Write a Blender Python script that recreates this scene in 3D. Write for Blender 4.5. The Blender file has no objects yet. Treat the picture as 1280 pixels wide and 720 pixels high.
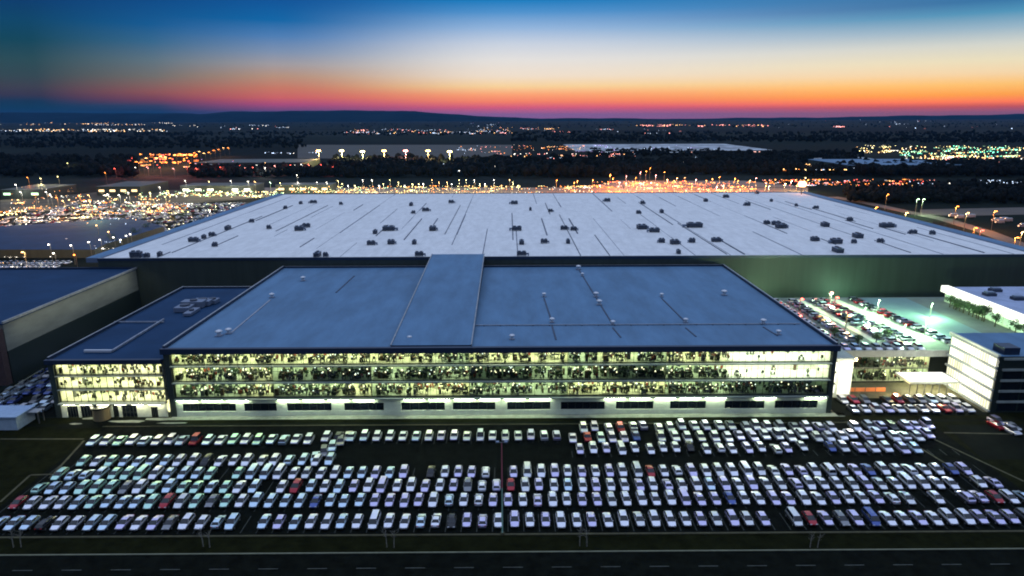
import bpy, math, random
import numpy as np
from mathutils import Vector, Matrix, Euler

random.seed(11)
RNG = np.random.default_rng(11)
SC = bpy.context.scene
C = SC.collection
R = math.radians

# ------------------------------------------------------------------ camera
CAMZ = 64.0
F = 853.0
PITCH = math.atan(215 / F)
YAW = R(-0.27)
ROLL = R(-0.2)
CM = (Matrix.Rotation(YAW, 3, 'Z') @ Matrix.Rotation(math.pi / 2 - PITCH, 3, 'X') @ Matrix.Rotation(ROLL, 3, 'Z'))
cam_d = bpy.data.cameras.new('camera')
cam = bpy.data.objects.new('camera', cam_d)
C.objects.link(cam)
cam.location = (0, 0, CAMZ)
cam.rotation_euler = CM.to_euler()
cam_d.sensor_width = 36
cam_d.lens = 36 * F / 1280
cam_d.clip_start = 1
cam_d.clip_end = 90000
SC.camera = cam


def ray(px, py):
    return CM @ Vector(((px - 640) / F, (360 - py) / F, -1.0))


def G(px, py, z=0.0):
    d = ray(px, py)
    t = (z - CAMZ) / d.z
    return (d.x * t, d.y * t)


# ------------------------------------------------------------------ world
world = bpy.data.worlds.new("World")
SC.world = world
world.use_nodes = True
WT = world.node_tree
for n in list(WT.nodes):
    WT.nodes.remove(n)


def s2l(v):
    v = v / 255.0
    return v / 12.92 if v <= 0.04045 else ((v + 0.055) / 1.055) ** 2.4


def lin(c):
    return tuple(s2l(v) for v in c)


SKY_COLS = {
    40: [(0, (0, 58, 108)), (25, (0, 68, 105)), (50, (6, 68, 90)), (75, (38, 74, 85)), (95, (48, 70, 80)), (108, (58, 62, 76)), (118, (52, 52, 76)), (126, (14, 50, 80)), (134, (2, 52, 82)), (142, (2, 40, 72))],
    190: [(0, (0, 72, 133)), (30, (8, 88, 145)), (52, (50, 102, 140)), (75, (92, 114, 128)), (95, (112, 110, 108)), (105, (130, 100, 96)), (115, (142, 84, 86)), (124, (118, 64, 86)), (132, (48, 60, 94)), (140, (2, 45, 80))],
    340: [(0, (0, 82, 152)), (25, (0, 100, 165)), (45, (75, 125, 180)), (65, (125, 145, 175)), (80, (160, 155, 160)), (95, (182, 145, 125)), (110, (200, 120, 100)), (122, (205, 98, 98)), (130, (175, 75, 120)), (140, (80, 65, 115))],
    640: [(0, (0, 122, 190)), (15, (75, 145, 205)), (35, (145, 180, 220)), (55, (200, 210, 225)), (75, (228, 225, 222)), (95, (241, 224, 204)), (108, (250, 212, 155)), (118, (255, 165, 115)), (127, (250, 130, 100)), (134, (220, 90, 118)), (143, (135, 92, 145))],
    1240: [(0, (15, 112, 165)), (15, (60, 145, 185)), (35, (145, 180, 200)), (55, (205, 212, 205)), (75, (230, 222, 190)), (90, (240, 214, 172)), (105, (250, 194, 112)), (118, (252, 160, 70)), (127, (255, 118, 80)), (133, (190, 75, 80)), (141, (120, 78, 112))],
}
E0, E1 = -1.0, 11.0


def N(t, **kw):
    n = WT.nodes.new(t)
    for k, v in kw.items():
        setattr(n, k, v)
    return n


def WL(a, b):
    WT.links.new(a, b)


tc = N('ShaderNodeTexCoord')
sep = N('ShaderNodeSeparateXYZ')
WL(tc.outputs['Generated'], sep.inputs[0])


def wm(op, a, b=None, clamp=False):
    n = N('ShaderNodeMath', operation=op)
    n.use_clamp = clamp
    for i, v in enumerate((a, b)):
        if v is None:
            continue
        if isinstance(v, (int, float)):
            n.inputs[i].default_value = v
        else:
            WL(v, n.inputs[i])
    return n.outputs[0]


elev = wm('DEGREES', wm('ARCSINE', sep.outputs[2]))
elev = wm('MULTIPLY', wm('ARCSINE', sep.outputs[2]), 57.29578)
azim = wm('MULTIPLY', wm('ARCTAN2', sep.outputs[0], sep.outputs[1]), 57.29578)


def maprange(v, a, b, smooth=True):
    n = N('ShaderNodeMapRange')
    n.interpolation_type = 'SMOOTHSTEP' if smooth else 'LINEAR'
    WL(v, n.inputs[0])
    n.inputs[1].default_value = a
    n.inputs[2].default_value = b
    return n.outputs[0]


efac = maprange(elev, E0, E1, False)
ramps, azs = [], []
for px, stops in SKY_COLS.items():
    r = N('ShaderNodeValToRGB')
    WL(efac, r.inputs[0])
    el = r.color_ramp.elements
    pts = []
    for py, c in stops:
        d = ray(px, py).normalized()
        e = math.degrees(math.asin(d.z))
        pts.append(((e - E0) / (E1 - E0), lin(c)))
    d = ray(px, 60)
    azs.append(math.degrees(math.atan2(d.x, d.y)))
    pts.sort()
    while len(el) < len(pts):
        el.new(0.5)
    for k, (p, c) in enumerate(pts):
        el[k].position = max(0, min(1, p))
        el[k].color = (*c, 1)
    ramps.append(r.outputs[0])


def mixc(f, a, b):
    n = N('ShaderNodeMix')
    n.data_type = 'RGBA'
    if isinstance(f, (int, float)):
        n.inputs[0].default_value = f
    else:
        WL(f, n.inputs[0])
    for i, v in ((6, a), (7, b)):
        if isinstance(v, tuple):
            n.inputs[i].default_value = (*v, 1)
        else:
            WL(v, n.inputs[i])
    return n.outputs[2]


sky = ramps[0]
for i in range(1, 5):
    sky = mixc(maprange(azim, azs[i - 1], azs[i], i > 2), sky, ramps[i])
ZEN = (0.62, 0.77, 1.10)
sky = mixc(maprange(elev, 9.5, 34.0), sky, ZEN)
# the side of the sky away from the sunset is darker
back = maprange(wm('ABSOLUTE', azim), 48, 100)
low = maprange(elev, 50, 12)
sky = mixc(wm('MULTIPLY', wm('MULTIPLY', back, low), 0.9), sky, (0.02, 0.05, 0.12))
nish = N('ShaderNodeTexSky')
nish.sky_type = 'NISHITA'
nish.sun_disc = False
nish.sun_elevation = R(1.0)
nish.sun_rotation = R(28)
bg1 = N('ShaderNodeBackground')
WL(sky, bg1.inputs[0])
bg1.inputs[1].default_value = 1.0
bg2 = N('ShaderNodeBackground')
WL(nish.outputs[0], bg2.inputs[0])
bg2.inputs[1].default_value = 0.004
ad = N('ShaderNodeAddShader')
WL(bg1.outputs[0], ad.inputs[0])
WL(bg2.outputs[0], ad.inputs[1])
wo = N('ShaderNodeOutputWorld')
WL(ad.outputs[0], wo.inputs[0])

sun_d = bpy.data.lights.new('sun', 'SUN')
sun_d.energy = 0.03
sun_d.angle = R(8)
sun_d.color = (1, 0.55, 0.35)
sun = bpy.data.objects.new('sun', sun_d)
C.objects.link(sun)
sd = Vector((math.sin(R(28)) * math.cos(R(3)), math.cos(R(28)) * math.cos(R(3)), math.sin(R(3))))
sun.rotation_euler = sd.to_track_quat('Z', 'Y').to_euler()

SC.view_settings.view_transform = 'Standard'
SC.view_settings.look = 'None'
SC.view_settings.gamma = 1
SC.view_settings.exposure = 0.0
cy = SC.cycles
cy.max_bounces = 5
cy.diffuse_bounces = 2
cy.glossy_bounces = 2
cy.transmission_bounces = 3
cy.transparent_max_bounces = 6
cy.volume_bounces = 0
cy.sample_clamp_indirect = 3.0
cy.caustics_reflective = False
cy.caustics_refractive = False
cy.use_denoising = True
cy.pixel_filter_type = 'BLACKMAN_HARRIS'
cy.filter_width = 1.9

# ------------------------------------------------------------------ materials
MATS = {}


def mat(name, col, rough=0.7, metal=0.0, spec=0.5, emit=None, es=0.0, noise=0.0, scale=1.0, col2=None, bump=0.0, coat=0.0, streak=None):
    m = bpy.data.materials.new(name)
    m.use_nodes = True
    t = m.node_tree
    b = t.nodes['Principled BSDF']
    b.inputs['Base Color'].default_value = (*col, 1)
    b.inputs['Roughness'].default_value = rough
    b.inputs['Metallic'].default_value = metal
    b.inputs['Specular IOR Level'].default_value = spec
    if coat:
        b.inputs['Coat Weight'].default_value = coat
        b.inputs['Coat Roughness'].default_value = 0.08
    if emit:
        b.inputs['Emission Color'].default_value = (*emit, 1)
        b.inputs['Emission Strength'].default_value = es
    if noise > 0 or bump > 0:
        tcn = t.nodes.new('ShaderNodeTexCoord')
        mp = t.nodes.new('ShaderNodeMapping')
        t.links.new(tcn.outputs['Object'], mp.inputs[0])
        if streak:
            mp.inputs['Scale'].default_value = streak
        nz = t.nodes.new('ShaderNodeTexNoise')
        nz.inputs['Scale'].default_value = scale
        nz.inputs['Detail'].default_value = 6
        nz.inputs['Roughness'].default_value = 0.65
        t.links.new(mp.outputs[0], nz.inputs['Vector'])
        if noise > 0:
            rp = t.nodes.new('ShaderNodeValToRGB')
            e = rp.color_ramp.elements
            c2 = col2 if col2 else tuple(v * (1 - noise) for v in col)
            e[0].position = 0.36
            e[1].position = 0.66
            e[0].color = (*c2, 1)
            e[1].color = (*col, 1)
            t.links.new(nz.outputs[0], rp.inputs[0])
            t.links.new(rp.outputs[0], b.inputs['Base Color'])
        if bump > 0:
            bp = t.nodes.new('ShaderNodeBump')
            bp.inputs['Strength'].default_value = bump
            bp.inputs['Distance'].default_value = 0.05
            t.links.new(nz.outputs[0], bp.inputs['Height'])
            t.links.new(bp.outputs[0], b.inputs['Normal'])
    MATS[name] = m
    return m


def emat(name, col, s, sample=True):
    m = bpy.data.materials.new(name)
    m.use_nodes = True
    t = m.node_tree
    b = t.nodes['Principled BSDF']
    b.inputs['Base Color'].default_value = (*[min(1, v) * 0.5 for v in col], 1)
    b.inputs['Emission Color'].default_value = (*col, 1)
    b.inputs['Emission Strength'].default_value = s
    if not sample:
        m.cycles.emission_sampling = 'NONE'
    MATS[name] = m
    return m


asphalt = mat('asphalt', (0.0065, 0.0085, 0.0065), 0.95, spec=0.03, noise=0.6, scale=0.5, bump=0.2)
asphalt_old = mat('asphalt_worn', (0.008, 0.0105, 0.007), 0.95, spec=0.04, noise=0.5, scale=0.15)
asphalt_lit = mat('asphalt_lamplit', (0.12, 0.10, 0.07), 0.9, spec=0.2, noise=0.6, scale=0.05)  # amber lamp light on the yard put into the colour
grass = mat('grass', (0.012, 0.014, 0.005), 0.95, spec=0.02, noise=0.6, scale=0.4, col2=(0.005, 0.006, 0.002), bump=0.6)
concrete = mat('concrete', (0.32, 0.34, 0.25), 0.85, noise=0.4, scale=0.5)
concrete_d = mat('concrete_dark', (0.07, 0.065, 0.028), 0.9, noise=0.5, scale=0.6)
paint = mat('road_paint', (0.42, 0.43, 0.40), 0.8, noise=0.5, scale=1.5)
paint_d = mat('worn_paint', (0.055, 0.065, 0.058), 0.8, noise=0.6, scale=1.0)
white_roof = mat('white_membrane', (0.75, 0.75, 0.75), 0.75, spec=0.3, noise=0.16, scale=0.25, streak=(1.8, 0.5, 1))
blue_roof = mat('slate_membrane', (0.095, 0.20, 0.335), 0.7, spec=0.3, noise=0.26, scale=0.22, streak=(1, 0.3, 1))
blue_roof2 = mat('slate_membrane_dark', (0.014, 0.048, 0.115), 0.8, spec=0.12, noise=0.25, scale=0.08)
dark_roof = mat('dark_membrane', (0.035, 0.06, 0.105), 0.8, spec=0.3, noise=0.4, scale=0.05)
capm = mat('parapet_metal', (0.36, 0.38, 0.40), 0.5, metal=0.3, noise=0.4, scale=0.8)
fascia = mat('fascia_navy', (0.015, 0.028, 0.06), 0.45, spec=0.4)
hall_wall = mat('hall_cladding', (0.035, 0.05, 0.042), 0.6, noise=0.3, scale=0.12, streak=(3, 3, 0.3))
pale_wall = mat('pale_cladding', (0.20, 0.215, 0.19), 0.7, noise=0.3, scale=0.1, streak=(1, 1, 4))
white_wall = mat('white_render', (0.68, 0.73, 0.58), 0.75, noise=0.18, scale=0.5)
spandrel = mat('spandrel', (0.018, 0.028, 0.026), 0.4)  # on the side hall it stands in for shade on the lower wall
ledge_m = mat('ledge_stone', (0.34, 0.38, 0.35), 0.7, noise=0.3, scale=0.6)
mull = mat('mullion', (0.03, 0.035, 0.03), 0.4, metal=0.4)
int_floor = mat('interior_floor', (0.5, 0.52, 0.4), 0.6, noise=0.3, scale=0.6)
int_wall = mat('interior_wall', (0.65, 0.66, 0.5), 0.8)
unit_m = mat('unit_casing', (0.05, 0.065, 0.10), 0.55, metal=0.2, noise=0.4, scale=1)
unit_l = mat('unit_light', (0.16, 0.2, 0.28), 0.5, metal=0.3)
vent_m = mat('vent_metal', (0.6, 0.62, 0.66), 0.45, metal=0.3)
pipe_m = mat('pipe_metal', (0.33, 0.36, 0.42), 0.5, metal=0.3, noise=0.4, scale=0.7)
seam_m = mat('roof_seam', (0.16, 0.18, 0.24), 0.8, noise=0.6, scale=0.15)
seam_d = mat('roof_seam_dark', (0.04, 0.06, 0.10), 0.8)
pole_m = mat('pole_metal', (0.13, 0.135, 0.13), 0.5, metal=0.5)
red_m = mat('mast_red', (0.5, 0.12, 0.16), 0.6)
green_m = mat('mast_green', (0.3, 0.5, 0.4), 0.6)
tyre_m = mat('tyre', (0.012, 0.012, 0.012), 0.9)
rim_m = mat('rim', (0.45, 0.46, 0.48), 0.35, metal=0.8)
glass_car = mat('car_glass', (0.008, 0.012, 0.018), 0.12, spec=0.5)
trim_shade_m = mat('car_trim_shade', (0.015, 0.015, 0.016), 0.6)
headl_m = mat('headlight_glass', (0.55, 0.57, 0.6), 0.15)
taill_m = mat('taillight_glass', (0.3, 0.01, 0.01), 0.25)
bark = mat('bark', (0.07, 0.055, 0.04), 0.9, noise=0.5, scale=3)
bark_pale = mat('pale_bark', (0.30, 0.29, 0.25), 0.85, noise=0.6, scale=3, col2=(0.08, 0.07, 0.06))
leafs = [mat('leaf_a', (0.05, 0.10, 0.03), 0.8), mat('leaf_b', (0.035, 0.07, 0.025), 0.8), mat('leaf_c', (0.08, 0.13, 0.045), 0.8)]
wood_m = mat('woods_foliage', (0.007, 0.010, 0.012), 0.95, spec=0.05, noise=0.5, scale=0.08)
hill_m = mat('hill_woodland', (0.010, 0.022, 0.035), 1.0, spec=0.0, noise=0.5, scale=0.002)

win_glass = bpy.data.materials.new('window_glass')
win_glass.use_nodes = True
t_ = win_glass.node_tree
t_.nodes.remove(t_.nodes['Principled BSDF'])
tr_ = t_.nodes.new('ShaderNodeBsdfTransparent')
tr_.inputs[0].default_value = (0.90, 0.95, 0.88, 1)
gl_ = t_.nodes.new('ShaderNodeBsdfGlossy')
gl_.inputs['Roughness'].default_value = 0.05
mx_ = t_.nodes.new('ShaderNodeMixShader')
fr_ = t_.nodes.new('ShaderNodeFresnel')
t_.links.new(fr_.outputs[0], mx_.inputs[0])
t_.links.new(tr_.outputs[0], mx_.inputs[1])
t_.links.new(gl_.outputs[0], mx_.inputs[2])
t_.links.new(mx_.outputs[0], t_.nodes['Material Output'].inputs[0])

# lamps inside offices
LY = emat('office_light_yellow', (0.95, 1.0, 0.58), 6.5)
LG = emat('office_light_green', (0.78, 1.0, 0.66), 4.2)
LD = emat('office_light_dim', (0.60, 0.95, 0.68), 0.5)
LW = emat('office_light_white', (0.92, 1.0, 0.88), 8.0)
LC = emat('office_light_cream', (1.0, 0.94, 0.64), 10)
STRIP = emat('strip_light', (0.84, 1.0, 0.70), 60.0)
STRIP_C = emat('strip_light_cream', (1.0, 0.95, 0.68), 60.0)


# ------------------------------------------------------------------ helpers
class MB:
    """collects vertices, faces and material slots and links them as one mesh object"""

    def __init__(s):
        s.v, s.f, s.mi, s.mats = [], [], [], []

    def slot(s, m):
        if m not in s.mats:
            s.mats.append(m)
        return s.mats.index(m)

    def quad(s, pts, m):
        b = len(s.v)
        s.v += [tuple(p) for p in pts]
        s.f.append(tuple(range(b, b + len(pts))))
        s.mi.append(s.slot(m))

    def box(s, x0, x1, y0, y1, z0, z1, m, rz=0, c=None, top=None):
        b = len(s.v)
        P = [(x0, y0, z0), (x1, y0, z0), (x1, y1, z0), (x0, y1, z0), (x0, y0, z1), (x1, y0, z1), (x1, y1, z1), (x0, y1, z1)]
        if rz:
            cx, cy_ = c if c else ((x0 + x1) / 2, (y0 + y1) / 2)
            ca, sa = math.cos(rz), math.sin(rz)
            P = [(cx + (x - cx) * ca - (y - cy_) * sa, cy_ + (x - cx) * sa + (y - cy_) * ca, z) for x, y, z in P]
        s.v += P
        k = s.slot(m)
        kt = s.slot(top) if top else k
        for i, q in enumerate(((0, 3, 2, 1), (4, 5, 6, 7), (0, 1, 5, 4), (1, 2, 6, 5), (2, 3, 7, 6), (3, 0, 4, 7))):
            s.f.append(tuple(b + j for j in q))
            s.mi.append(kt if i == 1 else k)

    def tube(s, pts, rads, m, n=8, cap=True):
        k = s.slot(m)
        rings = []
        for i, p in enumerate(pts):
            p = Vector(p)
            a = Vector(pts[max(0, i - 1)])
            b_ = Vector(pts[min(len(pts) - 1, i + 1)])
            d = (b_ - a).normalized()
            u = d.orthogonal().normalized()
            w = d.cross(u)
            r = rads[i] if isinstance(rads, (list, tuple)) else rads
            base = len(s.v)
            for j in range(n):
                a_ = 2 * math.pi * j / n
                s.v.append(tuple(p + u * r * math.cos(a_) + w * r * math.sin(a_)))
            rings.append(base)
        for a, b_ in zip(rings, rings[1:]):
            for j in range(n):
                s.f.append((a + j, a + (j + 1) % n, b_ + (j + 1) % n, b_ + j))
                s.mi.append(k)
        if cap:
            s.f.append(tuple(rings[0] + j for j in reversed(range(n))))
            s.mi.append(k)
            s.f.append(tuple(rings[-1] + j for j in range(n)))
            s.mi.append(k)

    def loft(s, rings, m, closed=True, cap=True):
        k = s.slot(m)
        bs = []
        for r in rings:
            bs.append(len(s.v))
            s.v += [tuple(p) for p in r]
        n = len(rings[0])
        for a, b_ in zip(bs, bs[1:]):
            for j in range(n if closed else n - 1):
                s.f.append((a + j, a + (j + 1) % n, b_ + (j + 1) % n, b_ + j))
                s.mi.append(k)
        if cap:
            s.f.append(tuple(bs[0] + j for j in reversed(range(n))))
            s.mi.append(k)
            s.f.append(tuple(bs[-1] + j for j in range(n)))
            s.mi.append(k)

    def build(s, name, parent=None, loc=(0, 0, 0), smooth=False, kind=None):
        me = bpy.data.meshes.new(name)
        me.from_pydata(s.v, [], s.f)
        for m in s.mats:
            me.materials.append(m)
        me.polygons.foreach_set('material_index', s.mi)
        if smooth:
            me.polygons.foreach_set('use_smooth', [True] * len(s.f))
        me.update()
        o = bpy.data.objects.new(name, me)
        C.objects.link(o)
        o.location = loc
        if parent:
            o.parent = parent
        if kind:
            o['kind'] = kind
        return o


def tag(o, label=None, cat=None, group=None, kind=None):
    if label:
        o['label'] = label
    if cat:
        o['category'] = cat
    if group:
        o['group'] = group
    if kind:
        o['kind'] = kind
    return o


def empty(name, loc, label, cat, group=None, rz=0):
    o = bpy.data.objects.new(name, None)
    C.objects.link(o)
    o.location = loc
    o.rotation_euler = (0, 0, rz)
    return tag(o, label, cat, group)


def copy_thing(root, loc, rz=0, label=None, keep=None):
    r = root.copy()
    C.objects.link(r)
    r.location = loc
    r.rotation_euler = (0, 0, rz)
    if label:
        r['label'] = label
    for ch in CHILDREN[root.name]:
        c = ch.copy()
        C.objects.link(c)
        c.parent = r
    return r


CHILDREN = {}


def register(root, kids):
    CHILDREN[root.name] = kids


def nth(n):
    if 10 <= n % 100 <= 20:
        return f'{n}th'
    return f"{n}{ {1: 'st', 2: 'nd', 3: 'rd'}.get(n % 10, 'th') }"


def sheet(name, x0, x1, y0, y1, z, m, kind='structure'):
    b = MB()
    b.quad([(x0, y0, z), (x1, y0, z), (x1, y1, z), (x0, y1, z)], m)
    return b.build(name, kind=kind)


def poly(name, pts, z, m, kind='structure'):
    b = MB()
    b.quad([(x, y, z) for x, y in pts], m)
    return b.build(name, kind=kind)


# ------------------------------------------------------------------ ground
gm = bpy.data.materials.new('fields')
gm.use_nodes = True
gt = gm.node_tree
gb = gt.nodes['Principled BSDF']
gb.inputs['Roughness'].default_value = 1.0
gb.inputs['Specular IOR Level'].default_value = 0.05
tcn = gt.nodes.new('ShaderNodeTexCoord')
mp = gt.nodes.new('ShaderNodeMapping')
mp.inputs['Scale'].default_value = (0.0011, 0.0026, 1)
mp.inputs['Rotation'].default_value = (0, 0, 0.2)
vo = gt.nodes.new('ShaderNodeTexVoronoi')
vo.inputs['Scale'].default_value = 1
nz = gt.nodes.new('ShaderNodeTexNoise')
nz.inputs['Scale'].default_value = 0.02
nz.inputs['Detail'].default_value = 8
rp = gt.nodes.new('ShaderNodeValToRGB')
el = rp.color_ramp.elements
el[0].color = (0.004, 0.006, 0.007, 1)
el[1].color = (0.018, 0.026, 0.026, 1)
el.new(0.5).color = (0.008, 0.015, 0.012, 1)
mixn = gt.nodes.new('ShaderNodeMix')
mixn.data_type = 'RGBA'
mixn.blend_type = 'MULTIPLY'
mixn.inputs[0].default_value = 0.7
sepv = gt.nodes.new('ShaderNodeSeparateColor')
gt.links.new(tcn.outputs['Object'], mp.inputs[0])
gt.links.new(mp.outputs[0], vo.inputs['Vector'])
gt.links.new(tcn.outputs['Object'], nz.inputs['Vector'])
gt.links.new(vo.outputs['Color'], sepv.inputs[0])
gt.links.new(sepv.outputs[0], rp.inputs[0])
gt.links.new(rp.outputs[0], mixn.inputs[6])
gt.links.new(nz.outputs[0], mixn.inputs[7])
gt.links.new(mixn.outputs[2], gb.inputs['Base Color'])

sheet('ground', -16000, 16000, -400, 13300, 0, gm)

# lawns, road, parking lot round the office
sheet('lawn', -135, 135, 60, 139, 0.004, grass)
YR = 90.2
sheet('road', -400, 400, 74, YR, 0.012, asphalt)
b = MB()
b.box(-400, 400, YR, YR + 0.25, 0, 0.12, mat('kerb_stone', (.17, .18, .12), .9, noise=.3, scale=.5))
b.build('kerb', kind='structure')
b = MB()
x = -94.0
while x < 96:
    b.quad([(x, 86.7, 0.017), (x + 2.9, 86.7, 0.017), (x + 2.9, 86.86, 0.017), (x, 86.86, 0.017)], paint_d)
    x += 7.15
b.quad([(-400, 75.0, .017), (400, 75.0, .017), (400, 75.15, .017), (-400, 75.15, .017)], paint_d)
b.quad([(-400, 82.1, .017), (400, 82.1, .017), (400, 82.25, .017), (-400, 82.25, .017)], paint_d)
b.build('road_markings', kind='structure')

LX0, LX1 = -86.5, 90.0
sheet('parking_lot', LX0, LX1, 95.0, 134.2, 0.010, asphalt)
b = MB()
b.box(LX0 - .3, LX1 + .3, 94.55, 94.95, 0, 0.16, concrete_d)
b.box(LX0 - .3, LX1 + .3, 134.25, 134.5, 0, 0.13, concrete_d)
b.build('parking_kerb', kind='structure')
ROWS = {'F': 98.0, 'E': 104.1, 'D': 108.85, 'C': 113.6, 'B': 118.4, 'A': 127.0, 'H': 122.4, 'G': 128.2, 'I': 132.0}
b = MB()
x = LX0 + 1.2
while x < LX1 - 1:
    for y0, y1 in ((95.6, 100.4), (101.7, 116.0), (119.8, 122.2) if x > 12 else (116.1, 120.6) if x < -35 else (125.8, 130.4)):
        b.quad([(x - .05, y0, .014), (x + .05, y0, .014), (x + .05, y1, .014), (x - .05, y1, .014)], paint_d)
    x += 2.5
b.build('bay_markings', kind='structure')

# paths in front of the building and to the left
sheet('pavement', -74.2, 73.5, 137.5, 139.3, 0.03, concrete)
poly('forecourt', [(-97, 133.3), (-74.4, 134.6), (-74.4, 139.2), (-93, 139.2)], 0.034, asphalt_old)
b = MB()
for (x0, y0), (x1, y1) in ((G(0, 549), G(105, 549)), (G(0, 628), G(38, 594)), (G(38, 594), G(68, 593)), (G(105, 551), G(62, 598)), (G(1165, 548), G(1280, 602)), (G(1150, 560), G(1215, 600)), (G(1180, 541), G(1280, 543))):
    dx, dy = x1 - x0, y1 - y0
    L = math.hypot(dx, dy)
    nx, ny = -dy / L * .22, dx / L * .22
    b.quad([(x0 - nx, y0 - ny, .05), (x1 - nx, y1 - ny, .05), (x1 + nx, y1 + ny, .05), (x0 + nx, y0 + ny, .05)], concrete_d)
b.build('path', kind='structure')
poly('side_yard', [(90.5, 118), (125, 118), (125, 133), (92.5, 133)], 0.008, asphalt_old)
poly('rear_yard', [(-122.8, 140), (-100, 139.6), (-98.5, 220), (-122.8, 220)], 0.008, asphalt)
poly('service_road', [(-140, 134.6), (73, 134.8), (140, 134.6), (140, 135.7), (-140, 135.7)], 0.02, asphalt_old)
b = MB()
for k, (px, py, w, h) in enumerate(((118, 523, 5.5, 1.2), (160, 527, 9, 1.3), (200, 524, 8, 1.4), (215, 529, 7, .8), (95, 530, 3, .8))):
    x, y = G(px, py)
    pts = [(x + math.cos(a) * w * .5 * random.uniform(.75, 1.1), y + math.sin(a) * h * .5 * random.uniform(.7, 1.2), .04 + .002 * k) for a in np.linspace(0, 2 * math.pi, 14)[:-1]]
    b.quad(pts, concrete)
b.build('paved_patches', kind='structure')


# ------------------------------------------------------------------ office interiors
CL = {k: mat('clutter_' + k, c, 0.7) for k, c in dict(dark=(0.02, 0.025, 0.022), brown=(0.10, 0.06, 0.03), pale=(0.7, 0.7, 0.55), grey=(0.16, 0.18, 0.16), green=(0.03, 0.08, 0.02), navy=(0.02, 0.03, 0.06), red=(0.3, 0.06, 0.03)).items()}


DESKL = emat('desk_lamp_glow', (1, .95, .6), 2.5, False)
DESKW = emat('screen_glow', (.85, 1, .9), 1.8, False)


def furnish(b, x0, x1, y0, z, n, dark=0.5):
    n = int(n * 1.5)
    for _ in range(n):
        x = random.uniform(x0 + .3, x1 - .3)
        y = y0 + 0.35 + random.random() ** 1.3 * 4.8
        t = random.random()
        if random.random() < .22:
            zz = z + random.uniform(.9, 2.0)
            b.box(x - .12, x + .12, y - .05, y + .05, zz, zz + random.uniform(.15, .35), random.choice((DESKL, DESKL, DESKW)))
        if t < 0.38:   # desk with a screen
            w = random.uniform(.5, 1.0)
            m = CL['dark'] if random.random() < dark else CL[random.choice(('brown', 'grey', 'pale'))]
            b.box(x - w / 2, x + w / 2, y, y + .75, z + .70, z + .75, m)
            b.box(x - w / 2, x - w / 2 + .05, y, y + .75, z, z + .70, CL['dark'])
            b.box(x + w / 2 - .05, x + w / 2, y, y + .75, z, z + .70, CL['dark'])
            b.box(x - .3, x + .3, y + .5, y + .54, z + .8, z + 1.2, CL['dark'])
        elif t < 0.62:  # chair
            b.box(x - .25, x + .25, y, y + .5, z + .42, z + .5, CL['dark'])
            b.box(x - .25, x + .25, y, y + .08, z + .5, z + 1.1, CL[random.choice(('dark', 'navy', 'dark', 'red'))])
            b.box(x - .04, x + .04, y + .2, y + .28, z, z + .42, CL['dark'])
        elif t < 0.80:  # shelf
            h = random.uniform(.8, 1.7)
            w = random.uniform(.3, .8)
            b.box(x - w / 2, x + w / 2, y, y + .4, z, z + h, CL[random.choice(('dark', 'dark', 'brown', 'grey'))])
        elif t < 0.90:  # plant
            b.box(x - .2, x + .2, y - .2, y + .2, z, z + .45, CL['grey'])
            for _k in range(7):
                a = random.uniform(0, 6.28)
                e = random.uniform(.2, .5)
                zz = z + random.uniform(.9, 1.7)
                b.quad([(x, y, z + .4), (x + math.cos(a) * e + .12, y + math.sin(a) * e, zz), (x + math.cos(a) * e * 1.4, y + math.sin(a) * e * 1.4, zz + .1), (x + math.cos(a) * e - .12, y + math.sin(a) * e, zz)], CL['green'])
        else:          # coat stand / column of hanging things
            b.box(x - .16, x + .16, y - .1, y + .1, z + .85, z + 1.5, CL[random.choice(('dark', 'navy', 'red'))])
            b.box(x - .03, x + .03, y - .03, y + .03, z, z + 1.8, CL['dark'])


def storey(inn, lampb, furn, x0, x1, nb, yf, z0, z1, depth, lights, dens):
    """one storey of lit rooms behind a glazed front at y=yf; lights: list of materials per bay"""
    w = (x1 - x0) / nb
    inn.box(x0, x1, yf + .12, yf + depth, z0, z0 + .12, int_floor)
    inn.box(x0, x1, yf + depth, yf + depth + .15, z0, z1, int_wall)
    inn.quad([(x0, yf + .12, z1 - .02), (x0, yf + depth, z1 - .02), (x1, yf + depth, z1 - .02), (x1, yf + .12, z1 - .02)], int_wall)
    prev = None
    for i in range(nb):
        a = x0 + i * w
        if i == 0 or (lights[i] != prev and i % 3 == 0):
            inn.box(a, a + .12, yf + .2, yf + depth, z0 + .12, z1, int_wall)
        prev = lights[i]
        lb = MB()
        lb.box(a + .5, a + w - .5, yf + 1.0, yf + depth - .6, z1 - .12, z1 - .06, lights[i])
        lb.build('ceiling_lamp', lampb)
        # column
        furnish(furn, a, a + w, yf, z0 + .12, dens[i])
    inn.box(x1 - .12, x1, yf + .2, yf + depth, z0 + .12, z1, int_wall)


# ------------------------------------------------------------------ office building
OX0, OX1, OY0, OY1, OZ = -74.5, 71.0, 139.5, 221.0, 15.5
off = empty('office_building', (0, 0, 0), 'long four storey office with lit window bands under a wide slate-blue flat roof', 'office building')
b = MB()
for z0, z1 in ((0, 0.9), (3.55, 4.35), (7.55, 8.05), (11.35, 11.9), (14.95, 15.5)):
    b.box(OX0 + .01, OX1 - .01, OY0, OY0 + .35, z0, z1, spandrel if z0 > 1 else white_wall)
b.box(OX0, OX0 + .35, OY0 + .36, OY1, 0, OZ, hall_wall)
b.box(OX1 - .35, OX1, OY0 + .36, OY1, 0, OZ, hall_wall)
b.box(OX0 + .36, OX1 - .36, OY1 - .3, OY1, 0, OZ - .2, hall_wall)
b.box(OX0 + .36, OX1 - .36, OY0 + 8.3, OY0 + 8.6, 0, OZ - .2, hall_wall)
b.box(OX0, OX0 + 1.3, OY0 - .25, OY0 - .004, 0, OZ, hall_wall)
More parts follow.
